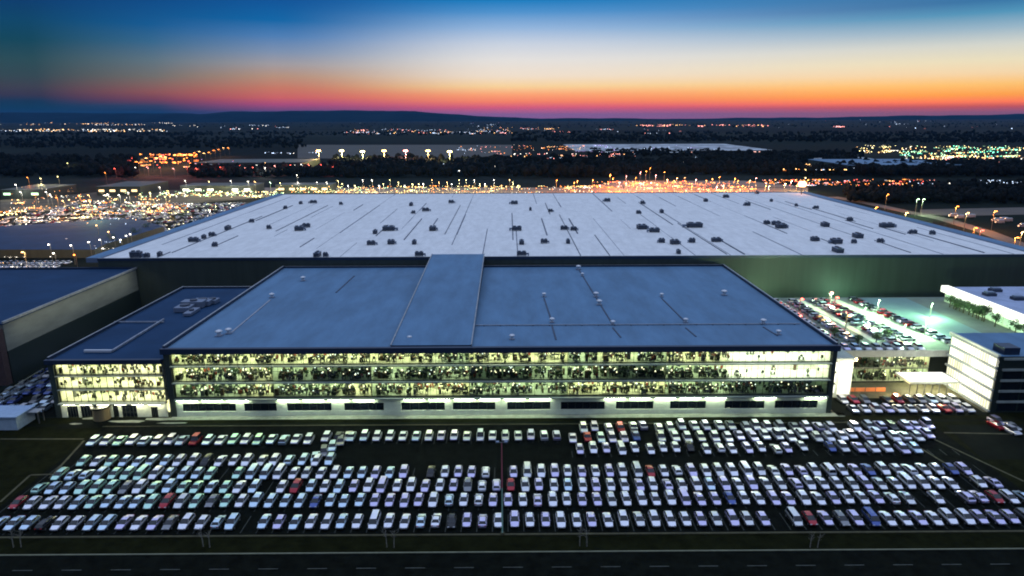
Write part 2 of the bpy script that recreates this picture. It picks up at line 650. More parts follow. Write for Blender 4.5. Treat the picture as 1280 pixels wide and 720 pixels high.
b.box(OX1 - 1.0, OX1, OY0 - .25, OY0 - .004, 0, OZ, hall_wall)
b.build('wall', off)
b = MB()
b.box(OX0 + .3, OX1 - .3, OY0 + .4, OY1 - .4, OZ - .15, OZ, blue_roof)
roof_o = b.build('roof', off)
b = MB()
b.box(OX0 - .4, OX1 + .4, OY0 - .7, OY0 + .3, OZ - .9, OZ + .35, fascia)
b.build('fascia', off)
b = MB()
b.box(OX0 - .2, OX0 + .25, OY0 + .31, OY1, OZ - .3, OZ + .75, fascia, top=capm)
b.box(OX1 - .25, OX1 + .2, OY0 + .31, OY1, OZ - .3, OZ + .75, fascia, top=capm)
b.box(OX0 + .26, OX1 - .26, OY1 - .45, OY1 - .02, OZ, OZ + .6, fascia, top=capm)
b.build('parapet', off)
b = MB()
for z in (3.95, 7.8, 11.62):
    b.box(OX0 + 1.31, OX1 - 1.01, OY0 - .75, OY0 - .01, z, z + .22, ledge_m)
b.build('ledge', off)
NB = 20
BX0, BX1 = OX0 + 1.3, OX1 - 1.0
BW = (BX1 - BX0) / NB
inn, lmp, furn = MB(), off, MB()
floors = [(4.35, 7.55), (8.05, 11.35), (11.9, 14.95)]
L3 = [LY] * 8 + [LG, LY, LY, LY, LG, LY, LG, LY, LY] + [LW] * 3
L2 = [LY, LG, LY, LG, LD, LD, LG, LD, LG, LD, LD, LG, LG, LD, LD, LG, LG] + [LW] * 3
L1 = [LG, LG, LY, LG, LG, LY, LG, LY, LY, LG, LG, LG, LY, LY, LY, LG, LG, LD, LD, LD]
d3 = [20] * 17 + [2] * 3
d2 = [30] * 17 + [2] * 3
d1 = [24] * 20
for (z0, z1), li, de in zip(floors, (L1, L2, L3), (d1, d2, d3)):
    storey(inn, lmp, furn, BX0, BX1, NB, OY0 + .3, z0, z1, 7.2, li, de)
inn.build('interior', off)
tag(furn.build('office_furniture'), 'desks, chairs, shelves and plants seen behind the lit windows of the long office', 'furniture', kind='stuff')
# glazing: one window per bay and storey
for fi, (z0, z1) in enumerate(floors):
    for i in range(NB):
        a = BX0 + i * BW
        g = MB()
        g.quad([(0.05, 0, 0), (BW - .05, 0, 0), (BW - .05, 0, z1 - z0), (.05, 0, z1 - z0)], win_glass)
        w = g.build('window', off, (a, OY0 + .2, z0))
        m = MB()
        for k in range(6):
            xx = k * BW / 5 - (.0 if k else 0)
            t = .015 if k % 5 else .03
            m.box(xx - t, xx + t, -.05, .05, 0, z1 - z0, mull)
        m.box(.05, BW - .05, -.03, .03, .0, .06, mull)
        m.box(.05, BW - .05, -.03, .03, (z1 - z0) * .68, (z1 - z0) * .68 + .05, mull)
        m.build('frame', w)
# ground floor: pale wall with long dark windows between piers
b = MB()
gw = MB()
x = BX0
edges = []
b.box(BX0, BX1, OY0 - .1, OY0 + .2, 3.0, 3.95, white_wall)
b.box(BX0, BX1, OY0 - .14, OY0 + .2, 0.0, 1.15, white_wall)
px_open = [(225, 292), (302, 343), (356, 412), (428, 478), (500, 555), (565, 619), (634, 689), (702, 758), (772, 820), (841, 887), (911, 962), (975, 1030)]
last = BX0
for p0, p1 in px_open:
    x0 = G(p0, 516, 1.5)[0]
    x1 = G(p1, 516, 1.5)[0]
    b.box(last, x0, OY0 - .1, OY0 + .2, 1.15, 3.0, white_wall)
    last = x1
    g = MB()
    g.quad([(x0, OY0 + .1, 1.16), (x1, OY0 + .1, 1.16), (x1, OY0 + .1, 2.99), (x0, OY0 + .1, 2.99)], glass_car)
    w = g.build('dark_window', off)
    m = MB()
    nn = max(3, int((x1 - x0) / 1.6))
    for k in range(1, nn):
        xx = x0 + (x1 - x0) * k / nn
        m.box(xx - .04, xx + .04, OY0 + .02, OY0 + .09, 1.16, 2.99, mull)
    m.build('frame', w)
b.box(last, BX1, OY0 - .1, OY0 + .2, 1.15, 3.0, white_wall)
b.build('ground_floor_wall', off)
b = MB()
n = 26
for i in range(n):
    a = BX0 + (BX1 - BX0) * i / n
    if i in (3, 8, 15, 16, 22, 24):
        continue
    b.box(a + .5, a + (BX1 - BX0) / n - .5, OY0 - .62, OY0 - .45, 3.86, 3.94, STRIP)
b.build('strip_light', off)
# raised roof bridge over the office roof
b = MB()
xa, xb = -25.6, -8.2
zf, zb = OZ + .5, 19.3
b.v += [(xa, 140.2, OZ), (xb, 140.2, OZ), (xb, 224, OZ), (xa, 224, OZ), (xa, 140.2, zf), (xb, 140.2, zf), (xb, 224, zb), (xa, 224, zb)]
for q in ((4, 5, 6, 7),):
    b.f.append(q); b.mi.append(b.slot(blue_roof))
for q in ((0, 1, 5, 4), (1, 2, 6, 5), (2, 3, 7, 6), (3, 0, 4, 7)):
    b.f.append(q); b.mi.append(b.slot(fascia))
for xx in (xa - .12, xb - .1):
    base = len(b.v)
    b.v += [(xx, 140.1, zf - .1), (xx + .25, 140.1, zf - .1), (xx + .25, 224.1, zb - .1), (xx, 224.1, zb - .1), (xx, 140.1, zf + .2), (xx + .25, 140.1, zf + .2), (xx + .25, 224.1, zb + .2), (xx, 224.1, zb + .2)]
    for q in ((4, 5, 6, 7), (0, 1, 5, 4), (1, 2, 6, 5), (3, 0, 4, 7)):
        b.f.append(tuple(base + j for j in q)); b.mi.append(b.slot(capm))
b.build('roof_bridge', off)
# pipes and cable runs on the office roof
b = MB()
zr = OZ + .16
b.box(-8.0, 69.5, G(700, 407, OZ)[1] - .12, G(700, 407, OZ)[1] + .12, OZ + .12, OZ + .3, pipe_m)
for k in range(20):
    xx = -6 + k * 3.9
    yy = G(700, 407, OZ)[1]
    b.box(xx - .15, xx + .15, yy - .3, yy + .3, OZ + .001, OZ + .119, seam_d)
b.build('cable_tray', off)
b = MB()


def run(b, p0, p1, z, w, h, m):
    (x0, y0), (x1, y1) = p0, p1
    L = math.hypot(x1 - x0, y1 - y0)
    nx, ny = -(y1 - y0) / L * w / 2, (x1 - x0) / L * w / 2
    base = len(b.v)
    q = [(x0 - nx, y0 - ny), (x1 - nx, y1 - ny), (x1 + nx, y1 + ny), (x0 + nx, y0 + ny)]
    b.v += [(x, y, z) for x, y in q] + [(x, y, z + h) for x, y in q]
    k = b.slot(m)
    for f in ((4, 5, 6, 7), (0, 1, 5, 4), (1, 2, 6, 5), (2, 3, 7, 6), (3, 0, 4, 7)):
        b.f.append(tuple(base + j for j in f)); b.mi.append(k)


for p in (((680, 373), (690, 403)), ((690, 407), (695, 425)), ((724, 338), (766, 406)), ((766, 410), (776, 422)), ((827, 373), (857, 403)), ((857, 410), (870, 421)), ((954, 409), (972, 420)), ((443, 345), (420, 366))):
    run(b, G(*p[0], OZ), G(*p[1], OZ), OZ + .002, .35, .12, seam_d)
run(b, G(338, 375, OZ), G(288, 417, OZ), OZ + .002, .4, .14, pipe_m)
b.build('roof_gutter', off)
b = MB()
seam_b = mat('seam_blue', (0.065, 0.165, 0.30), .8)
for x in np.arange(-70, 70, 4.55):
    if -27 < x < -7:
        continue
    b.quad([(x, OY0 + .5, OZ + .003), (x + .1, OY0 + .5, OZ + .003), (x + .1, OY1 - .5, OZ + .003), (x, OY1 - .5, OZ + .003)], seam_b)
b.build('roof_seam', off)

# roof vents
vroot = empty('roof_vent', (*G(379, 351, OZ), OZ), 'x', 'roof vent', 'pale vents on the office roof')
b = MB()
b.tube([(0, 0, 0), (0, 0, .9)], .42, vent_m, 12)
vb = b.build('pipe', vroot)
b = MB()
b.tube([(0, 0, .91), (0, 0, 1.0), (0, 0, 1.25), (0, 0, 1.45)], [.7, .8, .7, .15], vent_m, 12)
vc = b.build('cap', vroot, smooth=True)
b = MB()
b.box(-.7, .7, -.7, .7, .0, .18, unit_l)
vk = b.build('curb', vroot)
register(vroot, [vb, vc, vk])
vents = [(379, 351), (340, 372), (286, 417), (274, 420), (680, 371), (690, 403), (728, 345), (745, 371), (749, 381), (766, 406), (827, 371), (857, 403), (954, 405), (905, 369), (973, 418), (723, 337), (512, 425), (640, 424)]
where = {0: 'nearest the hall wall on the left half', 1: 'at the far end of the diagonal pipe', 2: 'at the near end of the diagonal pipe', 3: 'just left of the diagonal pipe'}
for i, (px, py) in enumerate(vents):
    side = 'left of' if px < 520 else 'right of'
    k = sorted([v[0] for v in vents if (v[0] < 520) == (px < 520)]).index(px) + 1
    lab = 'pale mushroom vent on the slate roof ' + where[i] if i in where else f'pale mushroom vent on slate roof, {nth(k)} from left {side} the raised bridge'
    loc = (*G(px, py, OZ), OZ)
    if i == 0:
        vroot['label'] = lab
        vroot.location = loc
    else:
        v = copy_thing(vroot, loc, 0, lab)
        s = random.uniform(.7, 1.1)
        v.scale = (s, s, s)

# ------------------------------------------------------------------ left wing
WX0, WX1, WY0, WY1, WZ = -99.5, -75.0, 139.2, 203.0, 13.2
wing = empty('entrance_wing', (0, 0, 0), 'bright four storey wing with cream lit windows and round lobby left of the office', 'office wing')
b = MB()
for z0, z1 in ((3.25, 3.6), (6.35, 6.75), (9.5, 9.9), (12.6, 13.2)):
    b.box(WX0 + .01, WX1 - .01, WY0, WY0 + .35, z0, z1, spandrel)
b.box(WX0, WX0 + .35, WY0 + .36, WY1, 0, WZ, hall_wall)
b.box(WX0 + .36, WX1 - .3, WY1 - .3, WY1, 0, WZ - .2, hall_wall)
b.box(WX0 + .36, WX1 - .1, WY0 + 7, WY0 + 7.3, 0, WZ - .2, hall_wall)
b.box(WX0, WX0 + 1.2, WY0 - .2, WY0 - .004, 0, WZ, hall_wall)
b.build('wall', wing)
b = MB()
b.box(WX0 + .3, WX1 + .2, WY0 + .4, WY1 - .4, WZ - .15, WZ, blue_roof2)
b.build('roof', wing)
b = MB()
b.box(WX0 - .4, WX1 + .1, WY0 - .6, WY0 + .3, WZ - .7, WZ + .3, fascia)
b.build('fascia', wing)
b = MB()
b.box(WX0 - .2, WX0 + .2, WY0 + .31, WY1, WZ - .3, WZ + .7, fascia, top=capm)
b.box(WX0 + .21, WX1, WY1 - .45, WY1 - .02, WZ, WZ + .6, fascia, top=capm)
b.build('parapet', wing)
inn, lmp, furn = MB(), wing, MB()
wf = [(3.6, 6.35), (6.75, 9.5), (9.9, 12.6)]
for z0, z1 in wf:
    storey(inn, lmp, furn, WX0 + 1.2, WX1 - .2, 5, WY0 + .3, z0, z1, 5.5, [LC, LY, LC, LC, LC], [4, 4, 4, 5, 5])
storey(inn, lmp, furn, WX0 + 1.2, WX1 - .2, 4, WY0 + 2.2, 0.05, 3.2, 4.5, [LC] * 4, [2, 2, 2, 2])
inn.build('interior', wing)
tag(furn.build('lobby_furniture'), 'desks and plants seen behind the cream lit windows of the entrance wing', 'furniture', kind='stuff')
for z0, z1 in wf:
    for i in range(5):
        w5 = (WX1 - .2 - WX0 - 1.2) / 5
        g = MB()
        g.quad([(0.05, 0, 0), (w5 - .05, 0, 0), (w5 - .05, 0, z1 - z0), (.05, 0, z1 - z0)], win_glass)
        w = g.build('window', wing, (WX0 + 1.2 + i * w5, WY0 + .2, z0))
        m = MB()
        for k in range(4):
            m.box(k * w5 / 3 - .04, k * w5 / 3 + .04, -.05, .05, 0, z1 - z0, mull)
        m.build('frame', w)
b = MB()
last = WX0 + 1.2
for p0, p1, z1 in ((84, 98, 2.7), (101, 116, 2.9), (120, 126, 3.1), (141, 148, 3.1), (152, 171, 2.9), (188, 197, 2.4)):
    x0, x1 = G(p0, 515, 1.3)[0], G(p1, 515, 1.3)[0]
    b.box(last, x0, WY0 - .05, WY0 + .25, 0.05, 3.25, white_wall)
    b.box(x0, x1, WY0 - .05, WY0 + .25, z1, 3.25, white_wall)
    last = x1
    g = MB()
    g.quad([(x0, WY0 + .15, .1), (x1, WY0 + .15, .1), (x1, WY0 + .15, z1), (x0, WY0 + .15, z1)], glass_car)
    w = g.build('door', wing)
    m = MB()
    for k in range(1, 4):
        xx = x0 + (x1 - x0) * k / 4
        m.box(xx - .04, xx + .04, WY0 + .05, WY0 + .14, .1, z1, mull)
    m.build('frame', w)
b.box(last, WX1 - .2, WY0 - .05, WY0 + .25, 0.05, 3.25, white_wall)
b.build('ground_floor_wall', wing)
b = MB()
cx, cy_ = G(134, 519)
b.tube([(cx, WY0 - .7, .05), (cx, WY0 - .7, 2.7)], 1.7, mat('drum_glazing', (0.22, 0.17, 0.09), 0.3), 24)
b.tube([(cx, WY0 - .7, 2.7), (cx, WY0 - .7, 3.05)], 1.95, mull, 24)
b.build('revolving_door', wing)
b = MB()
for i in range(6):
    a = WX0 + 2.4 + i * 3.7
    b.box(a, a + 2.6, WY0 - 1.0, WY0 - .85, 3.32, 3.4, STRIP_C)
b.build('strip_light', wing)
b = MB()
b.box(WX0 + 1.3, WX1 - .2, WY0 - 1.2, WY0 - .06, 3.42, 3.6, ledge_m)
for z in (6.45, 9.6):
    b.box(WX0 + 1.3, WX1 - .2, WY0 - .5, WY0 - .01, z, z + .15, ledge_m)
b.build('canopy', wing)
b = MB()
run(b, G(106, 441, WZ), G(140, 441, WZ), WZ + .2, .5, .5, vent_m)
run(b, G(140, 441, WZ), G(205, 401, WZ), WZ + .2, .4, .4, pipe_m)
run(b, G(143, 404, WZ), G(205, 404, WZ), WZ + .2, .3, .3, pipe_m)
b.build('roof_duct', wing)

# ------------------------------------------------------------------ white roofed hall
HX0, HX1, HY0, HY1, HZ = -136.0, 176.5, 222.0, 415.0, 18.5
hall = empty('factory_hall', (0, 0, 0), 'huge low factory hall with a pale white flat roof behind the office', 'factory hall')
b = MB()
b.box(HX0, HX1, HY0, HY0 + .4, 0, HZ, hall_wall)
b.box(HX0, HX0 + .4, HY0 + .41, HY1 - .01, 0, HZ, hall_wall)
b.box(HX1 - .4, HX1, HY0 + .41, HY1 - .01, 0, HZ, hall_wall)
b.box(HX0, HX1, HY1, HY1 + .4, 0, HZ, hall_wall)
b.build('wall', hall)
b = MB()
b.box(HX0 + .5, HX1 - .5, HY0 + .5, HY1 - .1, HZ - .3, HZ - .02, white_roof)
b.build('roof', hall)
b = MB()
b.box(HX0 - .1, HX1 + .1, HY0 - .15, HY0 + .46, HZ - .6, HZ + .35, fascia, top=capm)
b.box(HX0 - 4.2, HX0 + .45, HY0 + .47, HY1, HZ - 1.2, HZ + .35, unit_l, top=blue_roof)
b.box(HX1 - .45, HX1 + 4.5, HY0 + .47, HY1, HZ - 1.2, HZ + .35, unit_l, top=blue_roof)
b.box(HX0, HX1, HY1 + .01, HY1 + .5, HZ - .6, HZ + .35, fascia, top=capm)
b.build('parapet', hall)
# seams and drain lines on the membrane, running front to back
tr = MB()
for x in np.arange(HX0 + 8, HX1 - 4, 11.9):
    y = HY0 + 1
    while y < HY1 - 4:
        L = random.uniform(15, 60)
        if random.random() < .55:
            w = random.choice((.2, .35, .6))
            tr.quad([(x, y, HZ - .015), (x + w, y, HZ - .015), (x + w, min(y + L, HY1 - 1), HZ - .015), (x, min(y + L, HY1 - 1), HZ - .015)], seam_m)
        y += L
for y in np.arange(HY0 + 14, HY1, 24):
    tr.quad([(HX0 + 1, y, HZ - .012), (HX1 - 1, y, HZ - .012), (HX1 - 1, y + .16, HZ - .012), (HX0 + 1, y + .16, HZ - .012)], mat('roof_seam_pale', (0.45, 0.46, 0.52), 0.8))
tr.build('roof_seam', hall)
for p in (((1045, 306), (1017, 301)), ((1150, 293), (1240, 316)), ((1108, 286), (1150, 293)), ((1100, 303), (1145, 316)), ((700, 270), (722, 322)), ((682, 255), (690, 268)), ((712, 275), (722, 292)), ((745, 296), (768, 320)), ((850, 281), (925, 318)), ((800, 254), (850, 281)), ((170, 322), (232, 318)), ((215, 316), (262, 296)), ((265, 296), (330, 272)), ((320, 276), (392, 258)), ((345, 289), (404, 258)), ((375, 309), (398, 300)), ((268, 308), (300, 297)), ((505, 300), (545, 275)), ((556, 293), (565, 258)), ((935, 252), (975, 262)), ((985, 253), (1020, 262)), ((870, 244), (905, 250)), ((960, 282), (1000, 292)), ((470, 295), (505, 283)), ((640, 268), (640, 300)), ((1062, 277), (1105, 286)), ((442, 263), (462, 257)), ((1020, 262), (1062, 277)), ((905, 303), (925, 318))):
    (xa, ya), (xb, yb) = G(*p[0], HZ), G(*p[1], HZ)
    xm = xa if abs(ya - yb) > 6 else (xa + xb) / 2
    b = MB()
    run(b, (xm, min(ya, yb)), (xm, max(ya, yb) + 4), HZ - .018, random.choice((.2, .3, .45)), .2, seam_d)
    b.build('cable_tray', hall)

units = [(357, 261, 1), (376, 255, .8), (392, 254, 1.1), (426, 256, 1), (336, 286, 1), (374, 288, 1.7), (383, 284, 1.2), (514, 257, 1.2), (517, 267, .8), (532, 264, 1.2), (564, 254, 1.3), (469, 292, 1.1), (486, 288, 1.8), (464, 306, 1), (489, 305, 1.2), (518, 305, 1), (541, 288, 1.7), (395, 322, 1.2), (405, 322, .7), (524, 320, 1),
         (643, 255, 1.3), (663, 263, 1), (688, 265, .8), (759, 252, 1.5), (803, 255, 1.3), (798, 267, 1), (827, 266, 1.2), (882, 252, 1.2), (907, 247, 1.4), (934, 257, 1.2), (946, 242, 1), (646, 288, 1.5), (705, 287, 1.1), (717, 288, .9), (802, 286, 1.7), (818, 290, 1.3), (868, 284, 2.0), (958, 280, 1), (652, 305, 1), (680, 304, 1.1), (710, 304, 1), (827, 303, 1), (843, 305, 1.3), (865, 303, 1.1), (895, 302, 1), (652, 320, 1), (848, 317, .8),
         (964, 252, .8), (995, 258, .8), (1020, 261, .9), (1062, 276, 1), (1031, 283, 1.6), (976, 285, 1.8), (970, 281, 1.2), (1108, 284, 1.7), (1141, 292, .9), (1165, 293, 1), (1018, 301, 1.1), (1045, 304, 1.6), (1072, 297, 1.5), (1100, 303, .8), (1047, 315, 1.3), (1067, 304, .8), (285, 287, 1.3), (265, 295, .9), (242, 302, 1.2), (269, 308, 1), (167, 323, 1), (200, 320, .9), (315, 278, .9), (183, 322, .8), (255, 298, .8)]


def make_unit():
    r = empty('rooftop_unit', (0, 0, HZ), 'x', 'rooftop unit', 'ventilation units on the white hall roof')
    b = MB()
    b.box(-1.7, 1.7, -1.1, 1.1, .35, 1.9, unit_m)
    b.box(-1.72, 1.72, -1.12, 1.12, 1.905, 1.99, unit_l)
    c1 = b.build('casing', r)
    kids = [c1]
    for sx in (-.85, .85):
        b = MB()
        b.tube([(sx, 0, 1.995), (sx, 0, 2.35)], [.62, .58], unit_m, 14)
        kids.append(b.build('fan', r))
    b = MB()
    for sx in (-1.5, 1.5):
        b.box(sx - .1, sx + .1, -1.05, 1.05, -.019, .349, seam_d)
    kids.append(b.build('leg', r))
    b = MB()
    b.box(1.73, 2.7, -.4, .4, .5, 1.3, unit_l)
    b.box(2.3, 2.7, -.39, .39, -.019, .499, unit_l)
    kids.append(b.build('duct', r))
    register(r, kids)
    return r


u0 = make_unit()
upos = []
for px, py, s in units:
    x, y = G(px, py, HZ)
    x = max(HX0 + 4, min(HX1 - 4, x))
    y = max(HY0 + 3, min(HY1 - 3, y))
    upos.append((x, y, s))
bands = [(222, 245, 'front'), (245, 270, 'second'), (270, 320, 'middle'), (320, 370, 'fourth'), (370, 420, 'farthest')]
for lo, hi, nm in bands:
    sel = sorted([p for p in upos if lo <= p[1] < hi])
    for k, (x, y, s) in enumerate(sel):
        size = 'large' if s >= 1.5 else 'small' if s < 1 else 'mid-sized'
        lab = f'{size} dark fan unit on white roof, {nth(k + 1)} from left in {nm} band'
        if u0['label'] == 'x':
            o = u0
            o['label'] = lab
            o.location = (x, y, HZ)
        else:
            o = copy_thing(u0, (x, y, HZ), random.choice((0, 0, math.pi / 2, math.pi, .1)), lab)
            o.scale = (s * random.uniform(.45, .95), s * random.uniform(.5, .85), .5 + .22 * s)

for k, (px, py, w, d, h) in enumerate(((232, 388, 4, 5, 1.4), (243, 384, 6, 3, 1.9), (254, 381, 5, 4, 1.5), (266, 379, 3, 3, 1.2), (240, 392, 2, 6, .9))):
    x, y = G(px, py, WZ)
    x = min(x, WX1 - 3.5)
    e = empty('cooling_unit', (x, y, WZ), ('pale cooling unit on the entrance wing roof, ' + ('leftmost', 'second from left', 'middle', 'rightmost', 'low narrow')[k] + ' of its cluster'), 'cooling unit', 'cooling units on the wing roof')
    b = MB(); b.box(-w / 2, w / 2, -d / 2, d / 2, .25, h, unit_l); b.build('casing', e)
    b = MB(); b.box(-w / 2 + .2, w / 2 - .2, -d / 2 + .2, d / 2 - .2, 0, .249, seam_d); b.build('base', e)
    b = MB(); b.tube([(0, 0, h + .001), (0, 0, h + .35)], min(w, d) * .32, unit_m, 12); b.build('fan', e)

# ------------------------------------------------------------------ left side hall
lh = empty('side_hall', (0, 0, 0), 'low dark-roofed hall with a pale lit side wall at the left edge', 'factory hall')
b = MB()
b.box(-190, -123.6, 160, 221.5, 8.2, 15.0, pale_wall)
b.box(-190.1, -123.5, 159.9, 221.55, 0, 8.2, spandrel)  # lower wall painted near black for the shade below the lit part
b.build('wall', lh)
b = MB()
b.box(-190.2, -123.4, 159.8, 221.6, 15.01, 15.3, blue_roof2)
b.build('roof', lh)
b = MB()
b.box(-123.6, -123.2, 159.7, 221.7, 15.31, 15.9, capm)
b.box(-190.2, -123.61, 221.2, 221.6, 15.31, 15.9, fascia)
b.build('parapet', lh)
b = MB()
b.box(-127.5, -123.6, 157.8, 159.7, 0, 14.2, mat('brick', (0.07, 0.04, 0.04), 0.9, noise=.4, scale=2))
b.build('stair_tower', lh)
lamp_d = bpy.data.lights.new('wall_floodlight', 'AREA')
lamp_d.energy = 900
lamp_d.color = (0.95, 0.95, 0.7)
lamp_d.shape = 'RECTANGLE'
lamp_d.size = 55
lamp_d.size_y = .4
lo_ = bpy.data.objects.new('wall_floodlight', lamp_d)
C.objects.link(lo_)
lo_.location = (-119.5, 190, 15.4)
lo_.rotation_euler = (0, R(-62), 0)
lo_.rotation_euler = (Vector((4, 0, 8)).normalized().to_track_quat('Z', 'Y')).to_euler()
lo_.parent = lh

pav = empty('pavilion', (0, 0, 0), 'small pale flat-roofed pavilion at the far left edge near the lawn', 'pavilion')
x0, y0 = G(-40, 538)
x1, _ = G(22, 538)
b = MB()
b.box(x0, x1, y0, y0 + 5.5, 0, 2.8, mat('pavilion_wall', (.35, .45, .55), .7, noise=.2))
b.build('wall', pav)
b = MB()
b.box(x0 - .3, x1 + .3, y0 - .3, y0 + 5.8, 2.81, 3.1, mat('pavilion_roof', (.30, .42, .6), .7, noise=.2))
b.box(x1 + .31, x1 + 2.6, y0 + 3, y0 + 5, 2.5, 2.7, capm)
b.build('roof', pav)
b = MB()
b.box(x1 + 2.3, x1 + 2.5, y0 + 3.1, y0 + 3.3, 0, 2.49, pole_m)
b.box(x1 + 2.3, x1 + 2.5, y0 + 4.7, y0 + 4.9, 0, 2.49, pole_m)
b.build('post', pav)
fen = empty('perimeter_fence', (0, 0, 0), 'pale mesh fence running back from the pavilion past the entrance wing', 'fence')
b = MB()
p0, p1 = G(0, 506), G(56, 471)
for k in range(14):
    t = k / 13
    xx, yy = p0[0] + (p1[0] - p0[0]) * t, p0[1] + (p1[1] - p0[1]) * t
    b.tube([(xx, yy, 0), (xx, yy, 2.2)], .06, pole_m, 6)
b.build('post', fen)
b = MB()
run(b, p0, p1, 2.15, .1, .12, concrete)
run(b, p0, p1, .25, .05, 1.0, capm)
b.build('rail', fen)

# ------------------------------------------------------------------ right side: parking deck, lit blocks
deckm = mat('deck_surface', (0.16, 0.2, 0.17), 0.85, noise=0.35, scale=0.12)
deck_line = mat('deck_lane', (0.62, 0.70, 0.52), 0.85, noise=.3, scale=.4)
DX0, DX1, DY0, DY1, DZ = 71.6, 190.0, 157.0, 208.0, 8.0
deck = empty('parking_deck', (0, 0, 0), 'low car park building with a greenish floodlit roof deck right of the office', 'car park')
b = MB()
b.box(DX0, DX1, DY0 + 6, DY1, 0, DZ - .02, hall_wall, top=deckm)
b.box(DX0, DX1, DY0, DY0 + 5.99, DZ - 1.1, DZ - .02, hall_wall, top=deckm)
b.box(DX0, DX1, DY0 - .3, DY0 - .01, DZ - 1.3, DZ + .4, ledge_m)
b.build('wall', deck)
b = MB()
z = DZ + .003
b.quad([(104.5, DY0 + 8, z), (109.0, DY0 + 8, z), (103, DY1 - 2, z), (99.0, DY1 - 2, z)], deck_line)
b.quad([(92.5, DY0 + 4, z + .004), (94.5, DY0 + 4, z + .004), (92, DY1 - 2, z + .004), (90, DY1 - 2, z + .004)], deck_line)
b.quad([(112.2, DY0 + 1, z), (125, DY0 + 1, z), (125, DY1 - 1, z), (110, DY1 - 1, z)], mat('teal_membrane', (0.16, 0.27, 0.27), .7, noise=.2, scale=.1))
b.build('deck_lane', deck)
inn, lmp, furn = MB(), deck, MB()
storey(inn, lmp, furn, 78.6, 103, 6, DY0, .3, 3.6, 5.5, [LD, LG, LD, LD, LY, LG], [9] * 6)
storey(inn, lmp, furn, 78.6, 103, 6, DY0, 3.7, 6.7, 5.5, [LD, LD, LD, LG, LY, LY], [12] * 6)
inn.build('interior', deck)
tag(furn.build('showroom_furniture'), 'desks and display stands seen behind the dark glass below the parking deck', 'furniture', kind='stuff')
for i in range(6):
    w5 = (103 - 78.6) / 6
    g = MB()
    g.quad([(.05, 0, 0), (w5 - .05, 0, 0), (w5 - .05, 0, 6.4), (.05, 0, 6.4)], win_glass)
    w = g.build('window', deck, (78.6 + i * w5, DY0 + .2, .3))
    m = MB()
    for k in range(4):
        m.box(k * w5 / 3 - .04, k * w5 / 3 + .04, -.05, .05, 0, 6.4, mull)
    m.box(0.05, w5 - .05, -.04, .04, 3.2, 3.5, mull)
    m.build('frame', w)

stair = empty('stair_block', (0, 0, 0), 'narrow brightly lit white stair block between office and parking deck', 'stair block')
b = MB()
b.box(71.7, 79.5, 148, 156.6, 0, 9.4, white_wall)
b.build('wall', stair)
LWM = emat('lit_window_white', (1.0, 1.0, 0.86), 1.3)
for k in range(3):
    b = MB()
    b.box(72.0, 75.6, 147.8, 147.99, 1.2 + 2.75 * k, 3.3 + 2.75 * k, LWM)
    b.build('window', stair)
    b = MB()
    b.box(72.0, 75.6, 147.6, 147.79, 3.32 + 2.75 * k, 3.6 + 2.75 * k, spandrel)
    b.build('ledge', stair)
b = MB()
b.box(76.3, 79.2, 147.85, 147.99, .8, 9.0, emat('lit_stair_glass', (1, .98, .84), 0.95))
b.box(71.5, 79.7, 147.9, 156.8, 9.41, 9.7, ledge_m)
b.build('roof', stair)

can = empty('entrance_canopy', (0, 0, 0), 'long brightly lit white canopy over the forecourt before the dark glass front', 'canopy')
cx0, cy0 = G(1128, 474, 3.0)
cx1, _ = G(1212, 470, 3.0)
b = MB()
b.box(cx0, 104.9, 148.5, 154.8, 3.0, 3.5, white_wall, top=emat('canopy_top_glow', (1.0, .98, .92), .75))  # top glows in place of light falling on the canopy
b.build('roof', can)
for k in range(6):
    b = MB()
    xx = cx0 + .6 + k * (104 - cx0) / 6
    b.tube([(xx, 149.2, 0), (xx, 149.2, 2.99)], .12, pole_m, 8)
    b.build('post', can)
b = MB()
b.box(cx0 + .4, 104.5, 149.5, 150.0, 2.9, 2.98, STRIP_C)
b.box(cx0 + .4, 104.5, 152.5, 153.0, 2.9, 2.98, STRIP_C)
b.build('strip_light', can)
sheet('side_forecourt', 71.6, 106, 139.4, 156.9, 0.02, concrete_d)
sheet('side_parking', 72, 105, 137.8, 147.4, 0.03, asphalt_old)
bar = empty('orange_barrier', (0, 0, 0), 'low orange-lit barrier wall beside the stair block', 'barrier')
x0, y0 = G(1042, 489)
x1, y1 = G(1105, 488)
b = MB()
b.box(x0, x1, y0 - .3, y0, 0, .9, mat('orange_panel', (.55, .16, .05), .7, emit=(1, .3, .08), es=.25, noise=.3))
b.build('panel', bar)
b = MB()
for k in range(6):
    b.box(x0 + k * (x1 - x0) / 5 - .06, x0 + k * (x1 - x0) / 5 + .06, y0 - .42, y0 - .31, 0, 1.05, pole_m)
b.build('post', bar)

